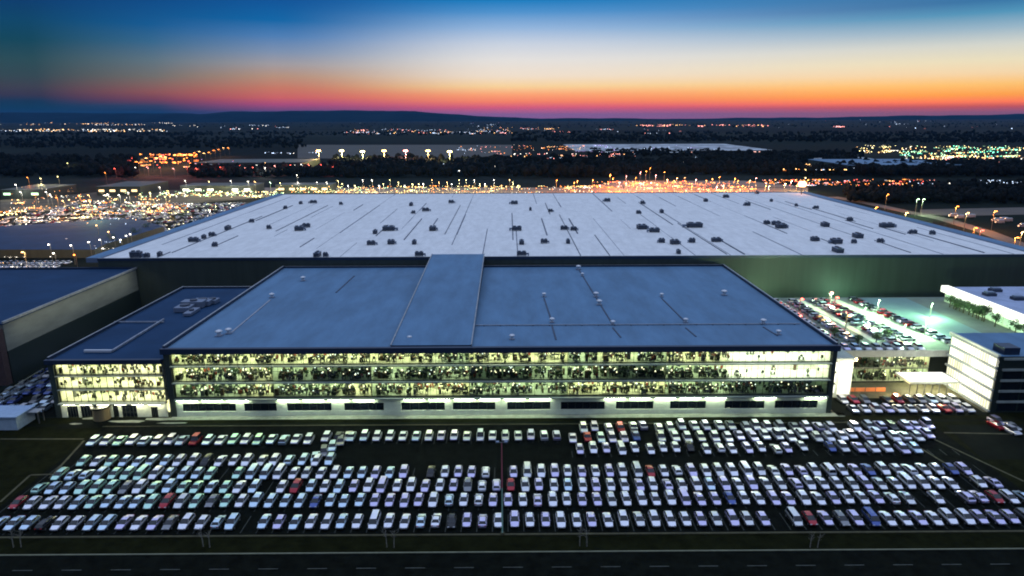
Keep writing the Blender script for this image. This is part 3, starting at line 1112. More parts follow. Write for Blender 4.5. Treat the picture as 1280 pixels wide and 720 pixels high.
rb = empty('corner_block', (0, 0, 0), 'four storey corner block with bright cream side and dark glass front at the right edge', 'office building')
RX0, RY0, RY1, RZ = 106.5, 139.4, 156.0, 13.0
b = MB()
b.box(RX0 + .02, 190, RY0 + .01, RY1, 0, RZ, spandrel, top=blue_roof)
b.build('wall', rb)
side_l = emat('lit_side_glazing', (1.0, 0.98, 0.78), 1.0)
SIDE = [emat('lit_side_glazing', (1.0, 0.98, q), e_) for q, e_ in ((.78, 1.0), (.72, .85), (.8, 1.1), (.66, .6))]
for k in range(5):
    yy = RY0 + .5
    while yy < RY1 - 2:
        b = MB()
        b.box(RX0 - .1, RX0 + .01, yy, yy + 2.55, .4 + 2.5 * k, 2.45 + 2.5 * k, random.choice(SIDE))
        w = b.build('window', rb)
        b = MB()
        for q in (-.02, .85, 1.7):
            b.box(RX0 - .15, RX0 - .105, yy + q, yy + q + .07, .4 + 2.5 * k, 2.45 + 2.5 * k, mull)
        b.build('frame', w)
        yy += 2.6
b = MB()
for k in range(6):
    b.box(RX0 - .5, RX0 + .015, RY0, RY1, -.05 + 2.5 * k, .35 + 2.5 * k, ledge_m)
b.build('ledge', rb)
b = MB()
for k in range(5):
    b.box(RX0 + 1, 190, RY0 - .25, RY0, 2.2 + 2.5 * k, 2.7 + 2.5 * k, ledge_m)
b.build('front_ledge', rb)
for k in range(4):
    for i in range(10):
        b = MB()
        xx = RX0 + 1.4 + i * 4.6
        b.box(xx, xx + 4.2, RY0 - .06, RY0, .3 + 2.5 * k, 2.15 + 2.5 * k, random.choice([MATS['glass'] if 'glass' in MATS else glass_car, glass_car, emat('dim_pane', (.5, .8, .5), random.uniform(.01, .09))]))
        b.build('dark_window', rb)
b = MB()
b.box(RX0 - .5, RX0 + .1, RY0 - .2, RY1, RZ + .01, RZ + .4, white_wall)
b.box(RX0 + 1.5, RX0 + 5, RY0 + 1, RY0 + 4.5, RZ + .01, RZ + 1.6, fascia)
b.build('parapet', rb)

lh2 = empty('deck_pavilion', (0, 0, 0), 'long low building with glaring white fascia and trees standing on the floodlit deck', 'pavilion')
b = MB()
b.box(134.6, 190, 164, 203, DZ, 12.0, white_wall)
b.build('wall', lh2)
b = MB()
b.box(135.62, 190, 163.5, 203.5, 12.01, 12.4, mat('pale_blue_roof', (.35, .42, .6), .7, noise=.3, scale=.2))
b.build('roof', lh2)
b = MB()
b.box(133.4, 135.6, 163.4, 203.6, 11.0, 12.9, emat('lit_fascia', (1.0, 1.0, .85), 1.15))  # brightly lit look of the fascia put in as its own glow
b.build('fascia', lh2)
for k in range(9):
    b = MB()
    b.box(134.45, 134.59, 165 + k * 4.2, 168.6 + k * 4.2, 8.5, 11.0, emat('lit_pane', (.7, 1.0, .7), .5))
    b.build('window', lh2)
for k in range(7):
    b = MB()
    x, y = 139 + random.uniform(0, 8), 168 + k * 4.8
    b.box(x, x + 3, y, y + 2.2, 12.41, 13.2, unit_m)
    b.box(x + .3, x + 2.7, y + .3, y + 1.9, 13.201, 13.6, unit_l)
    b.build('rooftop_casing', lh2)


# ------------------------------------------------------------------ cars
def car_prototype(kind, detail):
    """returns list of (part name, MB) in local axes: nose towards -Y, length ~4.4 m"""
    W = 0.86
    if kind == 'saloon':
        L, prof = 4.5, dict(hood=.92, top=1.43, deck=.98, ws0=-1.15, ws1=-.25, rf1=.85, rw0=1.45, tail=2.22)
    elif kind == 'hatchback':
        L, prof = 4.2, dict(hood=.95, top=1.50, deck=1.02, ws0=-1.1, ws1=-.2, rf1=1.35, rw0=1.85, tail=2.08)
    elif kind == 'van':
        L, prof = 4.8, dict(hood=1.15, top=1.95, deck=1.2, ws0=-1.75, ws1=-1.15, rf1=2.05, rw0=2.25, tail=2.3)
        W = 0.93
    elif kind == 'estate':
        L, prof = 4.6, dict(hood=.93, top=1.47, deck=1.0, ws0=-1.2, ws1=-.3, rf1=1.7, rw0=2.12, tail=2.28)
    else:
        L, prof = 4.5, dict(hood=1.08, top=1.68, deck=1.12, ws0=-1.2, ws1=-.3, rf1=1.65, rw0=2.0, tail=2.22)
        W = 0.91
    h = L / 2
    p = prof
    st = [(-h, .42, .62, .70), (-h + .12, .28, .72, .84), (-h + .6, .2, p['hood'] - .1, .95), (p['ws0'], .2, p['hood'], 1.0), (p['ws1'], .2, p['hood'] + .02, 1.0), (p['rf1'], .2, p['deck'] + .0, 1.0), (p['rw0'], .22, p['deck'], .98), (h - .12, .3, p['deck'] - .08, .88), (h, .45, p['deck'] - .3, .78)]
    rings = []
    for y, zb, zt, wf in st:
        w = W * wf
        rings.append([(-w * .9, y, zb), (-w, y, zb + .12), (-w * 1.0, y, zt * .72), (-w * .93, y, zt), (-w * .45, y, zt + .035), (0, y, zt + .045), (w * .45, y, zt + .035), (w * .93, y, zt), (w, y, zt * .72), (w, y, zb + .12), (w * .9, y, zb)])
    body = MB()
    M_ = body_mat
    body.loft(rings, M_)
    dk = body.slot(trim_shade_m)  # shade on the lower car sides put into the colour
    for fi_ in range(len(st) - 1):
        for sg in (0, 1, 8, 9, 10):
            if sg in (0, 9, 10) or 0 < fi_ < 7:
                body.mi[fi_ * 11 + sg] = dk
    # roof and pillars
    t, wr, wb = p['top'], W * .70, W * .90
    zb = p['deck']
    ys0, ys1, yr0, yr1 = p['ws0'], p['ws1'], p['rf1'], p['rw0']
    nseg = 5
    rr = []
    for i in range(nseg):
        y = ys1 + (yr0 - ys1) * i / (nseg - 1)
        dz = -.05 * (2 * i / (nseg - 1) - 1) ** 2
        rr.append([(-wr, y, t + dz - .07), (-wr * .9, y, t + dz - .01), (0, y, t + dz + .02), (wr * .9, y, t + dz - .01), (wr, y, t + dz - .07), (0, y, t + dz - .09)])
    body.loft(rr, M_)
    for s in (-1, 1):
        body.tube([(s * wb, ys0 + .05, p['hood']), (s * wr, ys1, t - .08)], .025, M_, 5)
        body.tube([(s * wb, yr1 - .05, zb), (s * wr, yr0, t - .09)], .05, M_, 5)
        ym = (ys1 + yr0) / 2
        body.tube([(s * wb, ym + .05, zb), (s * wr, ym, t - .08)], .04, trim_shade_m, 4)
        body.box(s * W * 1.0 - .1 * (s < 0), s * W * 1.0 + .1 * (s > 0), ys0 + .25, ys0 + .38, .95, 1.06, M_)
    parts = [('body', body)]
    g = MB()
    e = .012
    g.quad([(-wb * 1.0, ys0 - .04, p['hood'] + .05), (wb * 1.0, ys0 - .04, p['hood'] + .05), (wr * 1.0, ys1 + .01, t - .04), (-wr * 1.0, ys1 + .01, t - .06)], glass_car)
    parts.append(('windscreen', g))
    g = MB()
    g.quad([(wb * .94, yr1 - .02, zb + .03), (-wb * .94, yr1 - .02, zb + .03), (-wr * .94, yr0, t - .08), (wr * .94, yr0, t - .08)], glass_car)
    parts.append(('rear_window', g))
    g = MB()
    for s in (-1, 1):
        g = MB()
        parts.append(('side_window', g))
        q = [(s * wb * .97, ys0 + .1, p['hood'] + .01), (s * wb * .97, yr1 - .1, zb + .01), (s * wr, yr0, t - .09), (s * wr, ys1, t - .09)]
        g.quad(q if s > 0 else q[::-1], glass_car)
    pass
    wheels = []
    for s in (-1, 1):
        for y in (-h + .82, h - .85):
            wheels.append((s * (W - .12), y))
    def wheel_mb():
        w = MB()
        w.tube([(-.11, 0, 0), (.11, 0, 0)], .32, tyre_m, 14)
        w.tube([(-.135, 0, 0), (.135, 0, 0)], .2, rim_m, 10)
        return w
    lights = MB()
    return parts, wheels, wheel_mb, h, W, p


CAR_COLS = {  # coloured lot light put into the paints: teal, lilac and a bluish white
    'white': (0.76, 0.77, 0.86), 'silver': (0.62, 0.64, 0.68), 'pale blue': (0.55, 0.70, 0.85), 'grey': (0.20, 0.21, 0.23),
    'black': (0.015, 0.016, 0.02), 'dark red': (0.32, 0.015, 0.03), 'blue': (0.06, 0.10, 0.32), 'teal-lit': (0.50, 0.80, 0.68), 'lilac-lit': (.58, .54, .80)}
paints = {k: mat('paint_' + k.replace(' ', '_'), c, 0.32, metal=0.85 if k in ('silver', 'grey', 'pale blue', 'teal-lit', 'lilac-lit') else 0.7, coat=0.4) for k, c in CAR_COLS.items()}
PROTO = {}
MESHES = {}


def car_mesh(kind, colour, part, mb_fn):
    key = (kind, colour if part == 'body' else '-', part)
    if key not in MESHES:
        MESHES[key] = mb_fn
    return MESHES[key]


def get_parts(kind, colour, full):
    global body_mat
    key = (kind, colour)
    if key not in PROTO:
        body_mat = paints[colour]
        parts, wheels, wmb, h, W, p = car_prototype(kind, True)
        out = []
        for pi, (nm, mb) in enumerate(parts):
            k2 = (kind, nm, pi)
            if nm != 'body' and k2 in MESHES:
                out.append((nm, MESHES[k2], (0, 0, 0)))
                continue
            me = mb.build(nm).data
            o_ = bpy.data.objects[-1] if False else None
            if nm != 'body':
                MESHES[k2] = me
            out.append((nm, me, (0, 0, 0)))
        if 'wheel' not in MESHES:
            MESHES['wheel'] = wmb().build('wheel').data
        for x, y in wheels:
            out.append(('wheel', MESHES['wheel'], (x, y, .32)))
        for nm, m, yy in (('headlight', headl_m, -h + .10), ('taillight', taill_m, h - .07)):
            if nm not in MESHES:
                l = MB()
                l.box(-.2, .2, -.09, .05, -.07, .07, m)
                MESHES[nm] = l.build(nm).data
            for s in (-1, 1):
                out.append((nm, MESHES[nm], (s * W * .62, yy, .66 if nm == 'headlight' else .84)))
        PROTO[key] = out
    return PROTO[key]


def place_car(x, y, rz, kind, colour, label, full):
    e = empty('parked_car', (x, y, .015), label, 'car', 'cars parked in the front lot', rz)
    e.scale = (.82, .84, .84)
    for nm, me, loc in get_parts(kind, colour, full):
        if not full and nm in ('headlight', 'taillight'):
            continue
        o = bpy.data.objects.new(nm, me)
        C.objects.link(o)
        o.parent = e
        o.location = loc
    return e


TRASH0 = set()
body_mat = None
# which row is filled from x0 to x1
ROWSPEC = [
    ('F', -82.5, 87.0, 'row nearest the road', 2.52),
    ('E', -83.5, 88.0, 'second row from the road', 2.52),
    ('D', -83.0, 86.5, 'third row from the road', 2.52),
    ('C', -82.5, 85.5, 'fourth row from the road', 2.52),
    ('B', -81.0, -33.0, 'short fifth row at left', 2.60),
    ('H', 13.5, 80.5, 'patchy sixth row at right', 2.75),
    ('A', -84.0, -39.0, 'seventh row at left', 2.55),
    ('G', -37.5, 10.5, 'seventh row in the middle', 2.62),
    ('G2', 13.0, 87.0, 'seventh row at right', 2.6),
    ('I', 15.5, 88.5, 'last row by the office', 2.6),
]
ROWS['G2'] = 127.4
before = set(bpy.data.objects.keys())
far_specs = []
count = 0


def pick(x, row):  # tint of the light across the lot set through the paint mix
    r = random.random()
    if x < -48 and row in 'ABCDE':
        c = 'teal-lit' if r < .45 else 'pale blue' if r < .72 else 'white' if r < .93 else random.choice(('grey', 'dark red', 'black', 'silver'))
    elif x < -25:
        c = 'white' if r < .36 else 'pale blue' if r < .8 else 'lilac-lit' if r < .9 else random.choice(('silver', 'grey', 'dark red', 'black', 'blue'))
    else:
        c = 'white' if r < .48 else 'silver' if r < .60 else 'lilac-lit' if r < .91 else random.choice(('pale blue', 'dark red', 'black', 'grey', 'blue', 'pale blue'))
    k = random.choices(('hatchback', 'saloon', 'estate', 'suv', 'van'), (4, 3, 2, 2, .5))[0]
    return k, c


KN = {'van': 'small van', 'suv': 'tall car', 'saloon': 'saloon', 'hatchback': 'hatchback', 'estate': 'estate car'}
for row, x0, x1, phrase, pitch in ROWSPEC:
    n = int((x1 - x0) / pitch) + 1
    k = 0
    for i in range(n):
        x = x0 + i * pitch
        if random.random() < (.02 if row in 'FEDC' else (.03 if row in 'ABG' else .05)):
            continue
        k += 1
        kind, col = pick(x, row[0])
        y = ROWS[row] - .1 + random.uniform(-.18, .18) + (random.uniform(-.7, .7) if row in ('G2', 'H', 'I') else 0)
        xx = x + random.uniform(-.12, .12) + (random.uniform(-.3, .3) if row in ('G2', 'H', 'I') else 0)
        rz = R(random.uniform(-1.5, 1.5)) + (math.pi if random.random() < .12 else 0)
        if count < 300:
            place_car(xx, y, rz, kind, col, f'{col} {KN[kind]}, {nth(k)} from left in the {phrase}', row in 'FE')
            count += 1
        else:
            far_specs.append((xx, y, .015, rz, kind, col))
# prototype carriers built while filling PROTO are removed again, only their meshes stay
for o in [o for o in bpy.data.objects if o.parent is None and o.type == 'MESH' and o.name not in before]:
    bpy.data.objects.remove(o)

# the other, more distant cars: one mass
def add_row(x0, y0, x1, y1, z, step, rz, prob=.92, cols=None):
    L = math.hypot(x1 - x0, y1 - y0)
    for i in range(int(L / step)):
        if random.random() > prob:
            continue
        t = (i + .5) * step / L
        far_specs.append((x0 + (x1 - x0) * t, y0 + (y1 - y0) * t, z, rz + R(random.uniform(-3, 3)), random.choice(('hatchback', 'saloon', 'estate', 'suv')), random.choice(cols or ('white', 'white', 'silver', 'grey', 'silver', 'black', 'pale blue', 'white', 'lilac-lit', 'grey', 'dark red'))))


for k in range(5):
    add_row(-38.5 + k * 1.1, 119.5 + k * 2.2, -34.5 + k * .8, 119.5 + k * 2.2, .015, 2.3, .15)
for y in (140.2, 145.2):
    add_row(72.6, y, 104.5, y, .035, 2.55, 0)
for k, x in enumerate((77, 82, 87.5)):
    add_row(x, 164, x, 204, DZ + .01, 2.6, math.pi / 2, .95)
add_row(97.5, 160, 94.5, 206, DZ + .01, 2.6, math.pi / 2 + .06)
add_row(102, 164, 97, 206, DZ + .01, 2.7, math.pi / 2 + .1)
add_row(111.5, 162, 107, 206, DZ + .01, 2.9, math.pi / 2 + .1)
add_row(73.5, 158.8, 103, 158.8, DZ + .01, 2.6, 0, .9)
for y in (143, 147.8, 153, 157.8, 164, 169, 175, 181, 187, 194, 200):
    add_row(-121, y, -101.5, y, .015, 2.5, 0, .9, ('grey', 'pale blue', 'pale blue', 'blue', 'silver', 'white'))
for k in range(2):
    x0, y0 = G(1236, 526 + 5 * k)
    x1, y1 = G(1290, 545 + 5 * k)
    add_row(x0, y0, x1, y1, .015, 2.9, .2)
# lots left of the hall
for y in np.arange(240, 300, 8.3):
    xr = -196 - (y - 240) * .05
    add_row(-260, y, xr, y, .015, 2.6, 0, .93, ('white', 'white', 'silver', 'white', 'black'))
    add_row(-260, y + 4.7, xr + 3, y + 4.7, .015, 2.6, 0, .93, ('white', 'white', 'silver', 'white', 'black'))
for y in np.arange(392, 520, 17):
    add_row(-330, y, -160, y, .015, 2.7, 0, .7)
    add_row(-330, y + 5, -160, y + 5, .015, 2.7, 0, .6)

TPL = {}


def low_car(kind, col):
    key = (kind, col)
    if key in TPL:
        return TPL[key]
    t = {'saloon': 1.43, 'hatchback': 1.5, 'estate': 1.47, 'suv': 1.66, 'van': 1.9}[kind]
    r0, r1 = (-.35, .85) if kind == 'saloon' else (-.4, 1.5)
    hh = .92
    v, f, mi = [], [], []
    def ring(pts):
        b0 = len(v)
        v.extend(pts)
        return b0
    rows_ = [(-2.15, .5, .65, .72), (-2.0, .25, .8, .84), (-1.0, .2, hh, .9), (1.7, .2, hh + .05, .9), (2.15, .3, hh - .05, .8)]
    bs = [ring([(-w, y, z0), (-w, y, z1 * .75), (-w * .92, y, z1), (w * .92, y, z1), (w, y, z1 * .75), (w, y, z0)]) for y, z0, z1, w in rows_]
    for a, b_ in zip(bs, bs[1:]):
        for j in range(6):
            f.append((a + j, a + (j + 1) % 6, b_ + (j + 1) % 6, b_ + j)); mi.append(0)
    f.append(tuple(bs[0] + j for j in range(5, -1, -1))); mi.append(0)
    f.append(tuple(bs[-1] + j for j in range(6))); mi.append(0)
    c = ring([(-.8, -1.0, hh), (.8, -1.0, hh), (.8, 1.95 if kind != 'saloon' else 1.5, hh + .04), (-.8, 1.95 if kind != 'saloon' else 1.5, hh + .04), (-.62, r0, t), (.62, r0, t), (.62, r1, t), (-.62, r1, t)])
    for q, m in (((0, 1, 5, 4), 1), ((1, 2, 6, 5), 1), ((2, 3, 7, 6), 1), ((3, 0, 4, 7), 1), ((4, 5, 6, 7), 0)):
        f.append(tuple(c + j for j in q)); mi.append(m)
    for sx in (-1, 1):
        for y in (-1.35, 1.3):
            w0 = ring([(sx * .9, y + .31 * math.cos(a), .31 + .31 * math.sin(a)) for a in np.linspace(0, 2 * math.pi, 9)[:-1]])
            f.append(tuple(w0 + j for j in range(8))); mi.append(2)
    TPL[key] = (v, f, mi)
    return TPL[key]


big = MB()
for x, y, z, rz, kind, col in far_specs:
    v, f, mi = low_car(kind, col)
    ca, sa = math.cos(rz), math.sin(rz)
    b0 = len(big.v)
    big.v += [(x + a * ca - b_ * sa, y + a * sa + b_ * ca, z + c_) for a, b_, c_ in [(q0 * .86, q1 * .86, q2 * .86) for q0, q1, q2 in v]]
    big.f += [tuple(b0 + j for j in q) for q in f]
    sl = (big.slot(paints[col]), big.slot(glass_car), big.slot(tyre_m))
    big.mi += [sl[m] for m in mi]
tag(big.build('distant_parked_cars'), 'further cars parked beyond the front rows, on the deck and in the yards', 'cars', kind='stuff')

# ------------------------------------------------------------------ mast, saplings by the road
mast = empty('lot_mast', (*G(628, 668), 0), 'tall thin green and red mast at the middle of the front kerb', 'mast')
b = MB()
b.tube([(0, 0, 0), (0, 0, 8.2)], [.12, .10], green_m, 10)
b.build('lower_pole', mast)
b = MB()
b.tube([(0, 0, 8.2), (0, 0, 15.8)], [.1, .07], red_m, 10)
b.build('upper_pole', mast)
b = MB()
b.box(-.8, .8, -.06, .06, 15.8, 15.9, pole_m)
b.box(-.9, -.4, -.25, .25, 15.91, 16.05, unit_l)
b.box(.4, .9, -.25, .25, 15.91, 16.05, unit_l)
b.build('lamp_head', mast)
b = MB()
b.box(-.3, .3, -.3, .3, 0, .35, concrete_d)
b.build('base', mast)

sap = 0
for px in (17, 255, 487, 730, 1020):
    for s, side in ((-.55, 'left'), (.55, 'right')):
        x, y = G(px, 688)
        sap += 1
        where_ = {17: 'leftmost', 255: 'second', 487: 'third', 730: 'fourth', 1020: 'rightmost'}[px]
        t = empty('sapling', (x + s, y + random.uniform(.6, 1.2), 0), f'thin bare pale sapling, {side} one of the {where_} pair by the kerb', 'tree', 'pairs of saplings along the road')
        b = MB()
        hh = random.uniform(2.5, 3.4)
        lean = random.uniform(-.25, .25)
        b.tube([(0, 0, 0), (lean * .3, 0, hh * .4), (lean, .05, hh)], [.09, .06, .025], bark_pale, 7)
        b.build('trunk', t)
        b = MB()
        for k in range(12):
            z = random.uniform(hh * .45, hh * .95)
            a = random.uniform(0, 6.28)
            l = random.uniform(.35, .9)
            f_ = z / hh
            b.tube([(lean * f_, 0, z), (lean * f_ + math.cos(a) * l * .6, math.sin(a) * l * .6, z + l * .5), (lean * f_ + math.cos(a) * l, math.sin(a) * l, z + l * .95)], [.025, .018, .01], bark_pale, 4)
        b.build('branch', t)


# ------------------------------------------------------------------ trees
def tree(x, y, z, h, r, label, group=None, n=420):
    t = empty('tree', (x, y, z), label, 'tree', group)
    b = MB()
    b.tube([(0, 0, 0), (.05, .03, h * .35), (0, 0, h * .7)], [.18, .13, .05], bark, 8)
    for k in range(6):
        a = random.uniform(0, 6.28)
        z0 = h * random.uniform(.3, .6)
        b.tube([(0, 0, z0), (math.cos(a) * r * .6, math.sin(a) * r * .6, z0 + h * .25)], [.07, .02], bark, 5)
    b.build('trunk', t)
    b = MB()
    cl = [(random.gauss(0, r * .38), random.gauss(0, r * .38), h * random.uniform(.45, .92), r * random.uniform(.3, .5)) for _ in range(12)]
    for _ in range(n):
        cx, cy2, cz, cr = random.choice(cl)
        d = Vector((random.gauss(0, 1), random.gauss(0, 1), random.gauss(0, 1))).normalized() * cr * random.random() ** .4
        p = Vector((cx, cy2, cz)) + d
        u = Vector((random.gauss(0, 1), random.gauss(0, 1), random.gauss(0, 1))).normalized() * random.uniform(.12, .26)
        w = u.orthogonal().normalized() * random.uniform(.1, .2)
        b.quad([p - u, p + w, p + u, p - w], random.choice(leafs))
    b.build('crown', t)
    return t


k = 0
for px, py, h in ((1187, 384, 3.6), (1196, 387, 3.2), (1206, 391, 3.8), (1217, 396, 3.3), (1226, 398, 3.6), (1192, 386, 3), (1201, 389, 3.2), (1212, 394, 3.6), (1257, 408, 4), (1245, 401, 4), (1238, 399, 4.4), (1250, 402, 4.8), (1268, 420, 4.2), (1279, 425, 4.6)):
    k += 1
    x, y = G(px, py, DZ)
    tree(min(x, 132.2), y, DZ, h, 1.7, f'leafy tree on the bright deck, {nth(k)} from the left along the white fascia', 'trees along the white fascia', 380)
for i, (px, py) in enumerate(((1043, 420), (1095, 428), (1108, 424), (1072, 430))):
    x, y = G(px, py, DZ)
    tree(x, y, DZ, 2.6, 1.3, f'small round tree among cars on the deck edge, {nth(i + 1)} of four placed', None, 250)

# ------------------------------------------------------------------ lights over yards
def lamp_light(loc, energy, col, parent=None, rad=.5):
    d = bpy.data.lights.new('lamp_light', 'POINT')
    d.energy = energy
    d.color = col
    d.shadow_soft_size = rad
    o = bpy.data.objects.new('lamp_light', d)
    C.objects.link(o)
    o.location = loc
    if parent:
        o.parent = parent
    return o


LCOL = {'orange': (1.0, .30, .05), 'warm': (1.0, .55, .2), 'yellow': (1.0, .85, .35), 'white': (1.0, .93, .8), 'green': (.6, 1.0, .55), 'red': (1.0, .12, .08), 'teal': (.2, .9, .6), 'pink': (1.0, .35, .3)}
HEAD = {k: emat('lamp_glow_' + k, c, 9, False) for k, c in LCOL.items()}
LAMPS = {}


def street_lamp(x, y, z, h, colour, label, group, energy=0, hs=1.0):
    key = (colour, round(h))
    if key not in LAMPS:
        b = MB()
        b.tube([(0, 0, 0), (0, 0, h - .3)], [.14, .08], pole_m, 6)
        b.tube([(0, 0, h - .3), (0, -.5, h), (0, -1.0, h + .05)], .06, pole_m, 5)
        p = b.build('pole')
        b = MB()
        b.loft([[(-.32, -1.6, h - .1), (.32, -1.6, h - .1), (.32, -1.6, h + .16), (-.32, -1.6, h + .16)], [(-.32, -.9, h - .1), (.32, -.9, h - .1), (.22, -.9, h + .2), (-.22, -.9, h + .2)]], HEAD[colour])
        q = b.build('lamp_head')
        LAMPS[key] = (p.data, q.data)
        bpy.data.objects.remove(p)
        bpy.data.objects.remove(q)
    e = empty('street_lamp', (x, y, z), label, 'street lamp', group)
    a, c = LAMPS[key]
    o = bpy.data.objects.new('pole', a); C.objects.link(o); o.parent = e
    o = bpy.data.objects.new('lamp_head', c); C.objects.link(o); o.parent = e
    if hs != 1.0:
        o.scale = (hs * .62, hs * .62, 1)
        o.location = (0, 0, 0)
    if energy:
        lamp_light((0, -1.3, h - .6), energy, LCOL[colour], e, .4)
    return e


CW = {'orange': 'orange', 'warm': 'warm amber', 'yellow': 'yellow', 'white': 'white', 'green': 'greenish', 'red': 'red', 'teal': 'teal', 'pink': 'pink'}


def lamp_group(px_list, h, phrase, group, energy, hs=1.0, z=0.0):
    px_list = sorted(px_list)
    for k, (px, py, col) in enumerate(px_list):
        x, y = G(px, py, h + z)
        street_lamp(x, y + 1.3, z, h, col, f'{CW[col]} lamp post, {nth(k + 1)} from the left {phrase}', group, energy, hs)


# deck floodlights
lamp_group([(1047, 372, 'red'), (1040, 366, 'pink'), (1003, 374, 'red'), (1062, 395, 'warm')], 4, 'on the crowded parking deck', 'lamps on the deck', 700, 1.0, DZ)
for k, (x, y) in enumerate(((101, 166), (99, 182), (97, 198), (109, 170), (107, 190), (120, 186))):
    street_lamp(x, y, DZ, 4, 'green', f'greenish floodlight post on the parking deck, {nth(k + 1)} of six', 'floodlights on the parking deck', 7500, .45)
for k, (x, y) in enumerate(((85, 156.2), (96, 156.2))):
    pass
lamp_light((112, 213, 6), 4500, (.45, 1.0, .6), deck, 1.5)
lamp_light((85, 213, 6), 2500, (.55, 1.0, .55), deck, 1.5)
lamp_light((90, 147.8, 2.4), 1500, (1.0, .75, .35), can, .5)
lamp_light((78, 143.5, 6.5), 2500, (1.0, .95, .75), stair, .5)  # added light without a fixture, brightens the stair block front
lamp_light((100, 146, 9.0), 3500, (1.0, .95, .8), can, .5)

# big lamps on the floodlit apron far behind
apron = [(398, 188, 'warm'), (427, 188, 'yellow'), (453, 189, 'yellow'), (480, 188, 'warm'), (507, 188, 'pink'), (535, 188, 'warm'), (562, 189, 'yellow')]
a0 = G(385, 197)
a1 = G(640, 181)
poly('apron', [G(372, 198), G(560, 198), G(640, 194), G(640, 181), G(372, 181)], .05, mat('apron_concrete', (.055, .05, .042), .9, noise=.3, scale=.01))
for k, (px, py, col) in enumerate(apron):
    x, y = G(px, py, 20)
    e = empty('floodlight_mast', (x, y, 0), f'{CW[col]} floodlight mast, {nth(k + 1)} from the left on the pale apron', 'floodlight', 'floodlight masts on the apron')
    b = MB()
    b.tube([(0, 0, 0), (0, 0, 20)], [.4, .25], pole_m, 8)
    b.build('pole', e)
    b = MB()
    b.tube([(0, 0, 18.6), (0, 0, 19.6), (0, 0, 20.6)], [2.6, 3.2, 2.2], HEAD[col], 12)
    b.build('lamp_head', e)
    lamp_light((0, -3, 15), 90000, LCOL[col], e, 2)

# street and yard lamps left of the hall
sheet('yard', -520, -128, 318, 372, .02, asphalt_old)
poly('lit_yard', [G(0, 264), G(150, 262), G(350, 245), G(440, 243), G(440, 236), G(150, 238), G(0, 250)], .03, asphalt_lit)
left_lamps = [(34, 222, 'orange'), (50, 223, 'yellow'), (72, 221, 'yellow'), (131, 216, 'orange'), (84, 174 + 30, 'yellow'),
              (19, 231, 'white'), (25, 240, 'white'), (42, 243, 'orange'), (57, 240, 'white'), (22, 250, 'warm'), (70, 247, 'orange'), (78, 251, 'warm'), (62, 243, 'white'), (98, 245, 'orange'), (110, 244, 'warm'), (111, 251, 'warm'), (86, 250, 'warm')]
lamp_group(left_lamps, 12, 'in the dark yards at far left', 'lamps in the far left yards', 9000, 1.5)
l2 = [(118, 258, 'green'), (134, 243, 'white'), (148, 244, 'white'), (160, 241, 'white'), (175, 243, 'yellow'), (187, 241, 'yellow'), (199, 234, 'white'), (206, 246, 'yellow'), (210, 240, 'orange'), (231, 226, 'white'), (261, 227, 'yellow'), (288, 226, 'white'), (310, 227, 'white'), (318, 227, 'warm'), (337, 228, 'green'), (350, 229, 'yellow'), (371, 219, 'white'), (372, 228, 'white'), (396, 228, 'white'), (408, 228, 'white'), (422, 226, 'yellow')]
lamp_group(l2, 12, 'in the lit lots behind the hall corner', 'lamps in the lots behind the hall corner', 9000, 1.4)
l3 = [(120, 282, 'warm'), (135, 290, 'warm'), (150, 300, 'white'), (60, 306, 'white'), (88, 307, 'white'), (110, 303, 'white'), (124, 300, 'white'), (141, 297, 'white'), (157, 295, 'white'), (162, 293, 'white'), (92, 319, 'orange'), (66, 317, 'white'), (20, 268, 'yellow'), (5, 266, 'white'), (12, 264, 'white')]
lamp_group(l3, 9, 'by the dark left roofs', 'lamps round the dark left roofs', 500, 1.2)
for k, (x, y) in enumerate(((-205, 252), (-225, 270), (-205, 285), (-245, 256), (-245, 290))):
    street_lamp(x, y, 0, 9, 'warm', f'warm amber lamp post among white cars at the left edge, {nth(k + 1)} of five', 'lamps over the left car lot', 9000, 1)
l4 = []
for k in range(26):
    px = 428 + k * 8.6 + random.uniform(-3, 3)
    l4.append((px, random.choice((225, 228, 230, 232)), random.choice(('white', 'yellow', 'white', 'yellow', 'warm', 'green'))))
lamp_group(l4, 12, 'on the road behind the hall', 'lamps along the back road', 14000, 1.6)
l5 = [(645 + 3, 232, 'yellow'), (696, 225, 'orange'), (722, 226, 'orange'), (718, 228, 'orange')]
for k in range(34):
    px = 742 + k * 8.2 + random.uniform(-3, 3)
    l5.append((px, random.uniform(222, 234), random.choice(('orange', 'warm', 'orange', 'pink', 'warm', 'yellow'))))
for px, py in ((801, 215), (808, 214), (813, 210), (831, 215), (763, 218), (900, 221), (919, 223), (783, 220), (820, 219), (795, 222)):
    l5.append((px, py, random.choice(('warm', 'pink', 'orange'))))
lamp_group(l5, 12, 'at the orange junction behind the hall', 'orange lamps at the junction', 26000, 1.7)
lamp_group([(1110, 243, 'orange'), (1197, 258, 'orange'), (1096, 259, 'orange'), (1220, 285, 'orange'), (1228, 288, 'red'), (1245, 264, 'orange'), (1272, 297, 'orange'), (1210, 266, 'warm'), (1134, 266, 'warm'), (1148, 249, 'green'), (1155, 249, 'green'), (1280, 290, 'warm')], 11, 'along the bending road on the right', 'lamps along the right road', 14000, 2.0)
x, y = G(1003, 229, 25)
e = empty('beacon_mast', (x, y, 0), 'brilliant orange-white floodlight mast beyond the far right roof corner', 'floodlight')
b = MB(); b.tube([(0, 0, 0), (0, 0, 25)], [.5, .3], pole_m, 8); b.build('pole', e)
b = MB(); b.tube([(0, 0, 23.0), (0, 0, 24.5), (0, 0, 26)], [1.8, 2.5, 1.6], emat('beacon_glow', (1, .42, .2), 9, False), 12); b.build('lamp_head', e)
lamp_light((0, -4, 14), 22000, (1, .45, .2), e, 2)
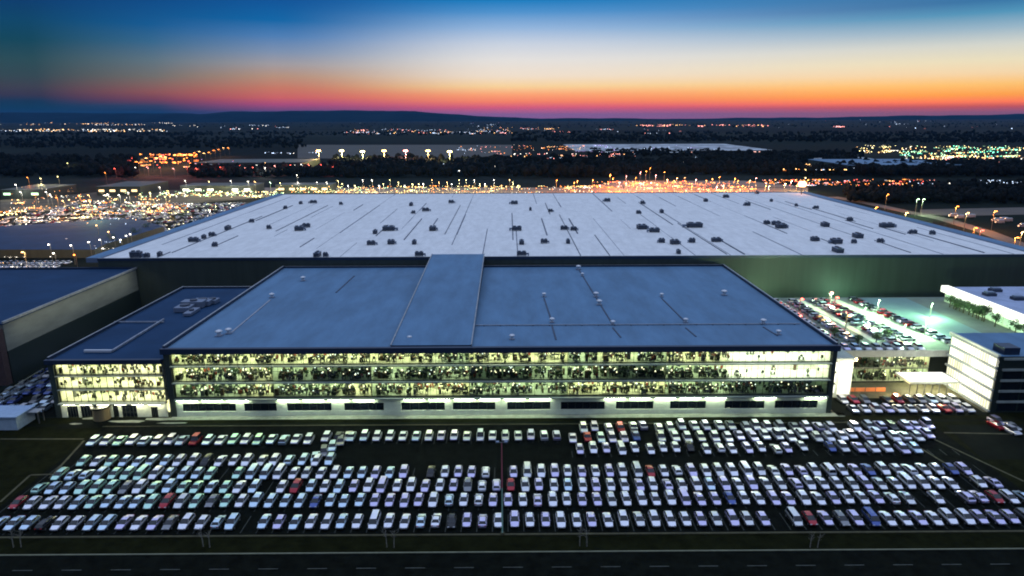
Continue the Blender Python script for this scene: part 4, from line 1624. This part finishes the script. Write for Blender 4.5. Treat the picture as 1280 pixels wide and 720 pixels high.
# red and violet lot lamps far left centre
l6 = [(172 + k * 6, 201 - k * .8 + random.uniform(-2, 3), random.choice(('orange', 'orange', 'warm'))) for k in range(20)]
lamp_group(l6, 14, 'in the orange streak beyond the lots', 'lamps in the orange streak', 12000, 5.5)
l7 = [(143 + k * 14.5 + random.uniform(-4, 4), 210 + random.uniform(-3, 2) - k * .1, random.choice(('red', 'pink', 'red', 'white'))) for k in range(20)]
lamp_group(l7, 10, 'in the red-lit line before the woods', 'red lamps before the woods', 14000, 2.4)

# ------------------------------------------------------------------ roads and yards behind
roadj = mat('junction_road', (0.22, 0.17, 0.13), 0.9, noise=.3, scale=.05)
roadm = mat('far_road', (0.09, 0.075, 0.065), 0.9, noise=.3, scale=.05)
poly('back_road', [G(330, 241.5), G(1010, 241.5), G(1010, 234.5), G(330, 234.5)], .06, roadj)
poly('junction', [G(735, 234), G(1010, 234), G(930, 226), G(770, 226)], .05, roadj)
b = MB()
pts = [G(p, q) for p, q in ((1040, 246), (1085, 254), (1130, 264), (1180, 274), (1230, 289), (1290, 312), (1360, 345))]
prev = None
for i, (x, y) in enumerate(pts):
    a = pts[max(0, i - 1)]; c = pts[min(len(pts) - 1, i + 1)]
    d = Vector((c[0] - a[0], c[1] - a[1])).normalized()
    l, r_ = (x - d.y * 5, y + d.x * 5), (x + d.y * 5, y - d.x * 5)
    if prev:
        b.quad([(*prev[0], .05), (*prev[1], .05), (*r_, .05), (*l, .05)], roadm)
    prev = (l, r_)
b.build('side_road', kind='structure')
poly('cross_road', [G(1150, 262), G(1290, 259), G(1290, 268), G(1200, 270), G(1150, 268)], .04, roadm)


def low_building(name, pxs, h, wallm, roofm, label, cat, win=None):
    """a flat-roofed building whose roof outline is given where it stands; pxs: two opposite corners"""
    (p0, q0), (p1, q1) = pxs
    x0, y0 = G(p0, q0, h)
    x1, y1 = G(p1, q1, h)
    x0, x1 = min(x0, x1), max(x0, x1)
    y0, y1 = min(y0, y1), max(y0, y1)
    e = empty(name, (0, 0, 0), label, cat)
    b = MB(); b.box(x0, x1, y0, y1, 0, h, wallm); b.build('wall', e)
    b = MB(); b.box(x0 - .3, x1 + .3, y0 - .3, y1 + .3, h + .01, h + .5, roofm); b.build('roof', e)
    if win:
        b = MB()
        n = max(2, int((x1 - x0) / 9))
        for k in range(n):
            if random.random() < .7:
                xx = x0 + (x1 - x0) * (k + .2) / n
                b.box(xx, xx + (x1 - x0) / n * .5, y0 - .1, y0 - .01, h * .45, h * .7, win)
        if b.f:
            b.build('window', e)
    return e


lw = {k: emat('far_window_' + k, c, 2.2, False) for k, c in dict(warm=(1, .7, .35), white=(1, .95, .8), green=(.6, 1, .6), pink=(1, .5, .4)).items()}
e = empty('dark_roofed_hall', (0, 0, 0), 'broad dark blue flat-roofed hall between car lots at the left', 'factory hall')
pr = [G(-60, 312, 4), G(118, 312, 4), G(132, 305, 4), G(205, 283, 4), G(168, 272, 4), G(60, 279, 4), G(-60, 287, 4)]
b = MB()
n = len(pr)
for i in range(n):
    (xa_, ya_), (xb_, yb_) = pr[i], pr[(i + 1) % n]
    b.quad([(xa_, ya_, 0), (xb_, yb_, 0), (xb_, yb_, 4), (xa_, ya_, 4)], hall_wall)
b.build('wall', e)
b = MB(); b.quad([(x, y, 4.02) for x, y in pr], blue_roof2); b.build('roof', e)
patchy = mat('patchy_roof', (.55, .6, .66), .8, noise=.8, scale=.03)
bl = [
    ('warehouse', ((720, 189), (905, 180)), 5, patchy, 'pale snowy-looking roof field beyond the woods at centre right'),
    ('warehouse', ((1008, 199), (1060, 195)), 5, patchy, 'small pale roof left of the bluish one at right'),
    ('warehouse', ((1062, 207), (1135, 199)), 9, blue_roof, 'bluish flat roof beside the green-lit town'),
    ('warehouse', ((245, 204), (400, 199)), 8, hall_wall, 'violet-grey flat roof behind the red lamps at left'),
    ('warehouse', ((120, 234), (210, 227)), 7, hall_wall, 'grey flat-roofed shed above the left yards'),
    ('warehouse', ((0, 238), (95, 231)), 7, hall_wall, 'grey flat-roofed shed at the far left edge'),
    ('warehouse', ((225, 233), (330, 229)), 7, hall_wall, 'low grey shed behind the hall corner'),
    ('warehouse', ((345, 232), (420, 229)), 7, hall_wall, 'low grey shed above the far left roof corner'),
]
for nm, pxs, h, rm, lab in bl:
    low_building(nm, pxs, h, hall_wall, rm, lab, 'warehouse', random.choice(list(lw.values())))
for k, (px, py) in enumerate(((1190, 271), (1198, 273), (1212, 272), (1244, 277), (1252, 276), (1258, 277), (1277, 284), (1248, 279))):
    x, y = G(px, py)
    e = empty('parked_van', (x, y, 0), f'white van beside the bending road, {nth(k + 1)} counting outwards', 'van', 'white vans by the bending road')
    e.scale = (.75, .75, .75)
    b = MB(); b.box(-1.2, 4.2, -1.1, 1.1, .4, 2.9, paints['white']); b.build('body', e)
    b = MB(); b.box(-2.6, -1.21, -1.05, 1.05, .4, 2.0, paints['white']); b.build('cab', e)
    b = MB(); b.box(-2.3, -1.22, -.95, .95, 2.01, 2.3, glass_car); b.build('windscreen', e)
    for wx in (-1.8, 2.9):
        b = MB(); b.tube([(wx, -1.12, .45), (wx, 1.12, .45)], .45, tyre_m, 10); b.build('wheel', e)


# clusters of tiny lights and lit fronts, too many to count
def cluster(name, regions, label, cat='lights'):
    b = MB()
    for x0p, x1p, y0p, y1p, n, cols, size in regions:
        clump = None
        for i_ in range(n):
            if clump is None or random.random() < .12:
                clump = (random.uniform(x0p, x1p), random.uniform(y0p, y1p), random.uniform(2, 11), random.choice(cols))
            if random.random() < .2:
                px, py, col = random.uniform(x0p, x1p), random.uniform(y0p, y1p), random.choice(cols)
            else:
                px = min(x1p, max(x0p, random.gauss(clump[0], clump[2])))
                py = min(y1p, max(y0p, random.gauss(clump[1], .35)))
                col = clump[3] if random.random() < .75 else random.choice(cols)
            h = random.uniform(3, 9)
            x, y = G(px, py, h)
            s = size * random.uniform(.35, .95)
            m = HEADC[col]
            if random.random() < .2:
                b.box(x - s * random.uniform(1, 3), x + s * random.uniform(1, 3), y, y + s, h - s * .8, h, m[1])
            else:
                b.box(x - s * .5, x + s * .5, y, y + s, h - s, h, m[0])
    return tag(b.build(name), label, cat, kind='stuff')


HEADC = {}
for k, c in LCOL.items():
    HEADC[k] = (emat('tiny_light_' + k, c, 5, False), emat('lit_front_' + k, c, .7, False))
for k, c in dict(cool=(.6, .75, 1.0), violet=(.5, .35, .8)).items():
    HEADC[k] = (emat('tiny_light_' + k, c, 3, False), emat('lit_front_' + k, c, .4, False))

cluster('back_road_lights', [
    (200, 345, 238, 246, 330, ('yellow', 'green', 'green', 'white', 'warm', 'yellow'), .55),
    (345, 640, 232, 241, 560, ('yellow', 'warm', 'yellow', 'green', 'warm', 'orange'), .5),
    (640, 740, 232, 241, 200, ('yellow', 'orange', 'warm', 'white'), .5),
    (740, 945, 226, 241, 620, ('orange', 'warm', 'orange', 'red', 'orange', 'warm', 'pink'), .62),
    (945, 1170, 224, 232, 330, ('red', 'orange', 'warm', 'orange', 'pink', 'cool'), .6),
    (1180, 1280, 225, 229, 50, ('cool', 'cool', 'white'), .6)], 'dense small lights of cars and signs along the road behind the hall')
cluster('left_yard_lights', [
    (0, 215, 252, 268, 260, ('white', 'warm', 'warm', 'yellow', 'orange', 'orange'), .38),
    (0, 32, 258, 275, 80, ('yellow', 'white', 'warm'), .45),
    (90, 215, 240, 262, 220, ('white', 'yellow', 'green', 'warm', 'orange'), .45),
    (185, 235, 254, 266, 70, ('yellow', 'orange', 'warm', 'orange'), .5),
    (0, 110, 231, 256, 60, ('warm', 'white', 'orange'), .4),
    (60, 170, 266, 280, 40, ('white', 'cool', 'warm'), .35),
    (0, 60, 318, 350, 120, ('white', 'warm', 'white'), .16),
    (60, 150, 296, 322, 26, ('white', 'cool', 'white'), .25)], 'scattered small lights over the yards and lots at the left')
cluster('woods_edge_lights', [
    (160, 245, 192, 206, 150, ('orange', 'orange', 'orange', 'warm', 'red'), 1.7),
    (230, 400, 199, 213, 110, ('violet', 'pink', 'red', 'cool', 'warm'), .8),
    (328, 395, 189, 192, 20, ('cool', 'cool', 'white'), 1.2),
    (570, 640, 182, 192, 60, ('warm', 'pink', 'cool', 'orange'), 1.0),
    (620, 730, 181, 196, 130, ('pink', 'orange', 'warm', 'white'), 1.0),
    (660, 820, 192, 202, 170, ('pink', 'warm', 'cool', 'pink'), .9),
    (720, 905, 181, 190, 120, ('cool', 'cool', 'violet'), 1.1),
    (820, 900, 196, 204, 25, ('cool', 'pink', 'white'), .8),
    (930, 1010, 192, 196, 45, ('cool', 'cool', 'pink'), 1.0),
    (980, 1090, 204, 214, 60, ('warm', 'orange', 'yellow', 'cool'), .9),
    (1040, 1140, 196, 213, 50, ('cool', 'teal', 'cool'), .8),
    (520, 640, 198, 214, 12, ('cool', 'white'), .8)], 'scattered lights of settlements between the woods in the middle distance')
cluster('green_town_lights', [
    (1066, 1140, 181, 191, 110, ('yellow', 'warm', 'yellow', 'white'), 1.1),
    (1125, 1280, 182, 196, 420, ('teal', 'teal', 'green', 'yellow', 'warm'), 1.1),
    (1130, 1280, 194, 199, 120, ('warm', 'pink', 'white', 'yellow'), 1.0),
    (1140, 1280, 201, 207, 80, ('pink', 'warm', 'white', 'orange'), 1.0)], 'green and yellow lit industrial town at the far right')
cluster('horizon_town_lights', [
    (0, 215, 161, 164, 200, ('white', 'warm', 'cool', 'white'), 2.6),
    (0, 215, 153, 156, 110, ('white', 'cool', 'warm'), 3.6),
    (215, 360, 156, 161, 55, ('cool', 'pink', 'white'), 3.0),
    (430, 640, 161, 167, 260, ('warm', 'cool', 'pink', 'cool'), 2.2),
    (600, 700, 158, 166, 60, ('pink', 'cool', 'warm'), 2.4),
    (700, 860, 159, 168, 40, ('cool', 'cool', 'pink'), 2.2),
    (795, 960, 155.5, 157.5, 120, ('pink', 'pink', 'warm'), 3.5),
    (960, 1280, 148, 161, 60, ('cool', 'pink', 'cool'), 3.0),
    (440, 640, 153, 158, 20, ('cool', 'violet'), 3.0)], 'thin bands of town lights along the distant plain')

# ------------------------------------------------------------------ woods
ico_v = []
t = (1 + 5 ** .5) / 2
for a in (-1, 1):
    for b_ in (-t, t):
        ico_v += [(a, b_, 0), (0, a, b_), (b_, 0, a)]
ico_v = np.array(ico_v) / math.hypot(1, t)
import itertools
ico_f = [f for f in itertools.combinations(range(12), 3) if all(abs(np.linalg.norm(ico_v[f[i]] - ico_v[f[j]]) - 1.05) < .05 for i, j in ((0, 1), (1, 2), (0, 2)))]


def woods(name, regions, label):
    V, Fc = [], []
    nb = 0
    for x0p, x1p, y0p, y1p, n, hh in regions:
        for _ in range(n):
            x, y = G(random.uniform(x0p, x1p), random.uniform(y0p, y1p))
            h = hh * random.uniform(.6, 1.25)
            for k in range(3):
                rr = h * random.uniform(.22, .42)
                v = ico_v * RNG.uniform(.7, 1.25, (12, 1)) * [rr, rr, rr * random.uniform(.8, 1.4)]
                v = v + [x + random.gauss(0, h * .25), y + random.gauss(0, h * .25), h * random.uniform(.35, .75)]
                V.append(v)
                Fc.append(np.array(ico_f) + nb)
                nb += 12
    V = np.concatenate(V)
    Fc = np.concatenate(Fc)
    me = bpy.data.meshes.new(name)
    me.from_pydata(V.tolist(), [], Fc.tolist())
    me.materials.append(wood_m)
    o = bpy.data.objects.new(name, me)
    C.objects.link(o)
    return tag(o, label, 'woods', kind='stuff')


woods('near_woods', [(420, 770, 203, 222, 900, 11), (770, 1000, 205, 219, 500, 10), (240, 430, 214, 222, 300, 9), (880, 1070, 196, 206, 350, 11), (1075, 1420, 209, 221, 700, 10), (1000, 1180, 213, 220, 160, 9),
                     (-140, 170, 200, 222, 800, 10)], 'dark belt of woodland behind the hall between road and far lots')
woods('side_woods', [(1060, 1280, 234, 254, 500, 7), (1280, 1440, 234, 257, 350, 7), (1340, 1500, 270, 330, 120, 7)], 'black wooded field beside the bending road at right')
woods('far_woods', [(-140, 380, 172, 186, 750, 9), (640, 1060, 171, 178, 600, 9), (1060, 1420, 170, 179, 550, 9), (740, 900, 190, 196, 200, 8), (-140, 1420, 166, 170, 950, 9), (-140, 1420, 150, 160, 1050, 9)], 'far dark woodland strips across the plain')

# lone trees left of the hall
for i, (px, py) in enumerate(((176, 300), (190, 293), (206, 287), (222, 281), (150, 309), (236, 277))):
    x, y = G(px, py)
    tree(x - 3, y, 0, 7, 3, f'dark tree beside the left wall of the hall, {nth(i + 1)} of six', 'trees beside the hall', 260)

# ------------------------------------------------------------------ hills
def ridge(name, dist, prof, depth):
    V, Fc = [], []
    n = 260
    rows_ = 5
    for j in range(rows_):
        f_ = j / (rows_ - 1)
        for i in range(n):
            px = -200 + 1680 * i / (n - 1)
            d = ray(px, 144)
            k = dist / d.y
            xs = [p[0] for p in prof]
            ys = [p[1] for p in prof]
            py = np.interp(px, xs, ys)
            top = CAMZ + dist * (ray(px, py).z / ray(px, py).y)
            top = max(5, top + math.sin(px * .11) * 3 + math.sin(px * .043 + 1) * 4 + random.uniform(-2, 2))
            V.append((d.x * k * (1 + f_ * depth / dist), dist - depth * (1 - f_), -2 + (top + 2) * math.sin(f_ * math.pi / 2)))
    for j in range(rows_ - 1):
        for i in range(n - 1):
            a = j * n + i
            Fc.append((a, a + 1, a + n + 1, a + n))
    # back slope so that the hill has thickness
    for i in range(n):
        V.append((V[(rows_ - 1) * n + i][0] * 1.1, dist + depth, -2))
    for i in range(n - 1):
        a = (rows_ - 1) * n + i
        Fc.append((a, a + 1, a + n + 1, a + n))
    me = bpy.data.meshes.new(name)
    me.from_pydata(V, [], Fc)
    me.materials.append(hill_m)
    me.polygons.foreach_set('use_smooth', [True] * len(Fc))
    o = bpy.data.objects.new(name, me)
    C.objects.link(o)
    o['kind'] = 'structure'


ridge('hills', 11500, [(-200, 137), (0, 139), (200, 141), (290, 141.5), (320, 142.5), (350, 139), (420, 138.5), (500, 138), (540, 138.5), (560, 141), (600, 145), (660, 147.5), (800, 148.5), (940, 147), (1050, 145), (1160, 143), (1280, 143), (1480, 142)], 2500)

# ------------------------------------------------------------------ haze
b = MB()
hz = bpy.data.materials.new('haze')
hz.use_nodes = True
ht = hz.node_tree
ht.nodes.remove(ht.nodes['Principled BSDF'])
pv = ht.nodes.new('ShaderNodeVolumePrincipled')
pv.inputs['Color'].default_value = (0.12, 0.45, 1.0, 1)
pv.inputs['Density'].default_value = 1.6e-5
pv.inputs['Anisotropy'].default_value = 0.0
ht.links.new(pv.outputs[0], ht.nodes['Material Output'].inputs['Volume'])
hz.cycles.homogeneous_volume = True if hasattr(hz.cycles, 'homogeneous_volume') else False
b.box(-17500, 17500, -500, 14400, -3, 172, hz)
tag(b.build('haze'), 'thin blue evening haze over the plain', 'haze', kind='stuff')
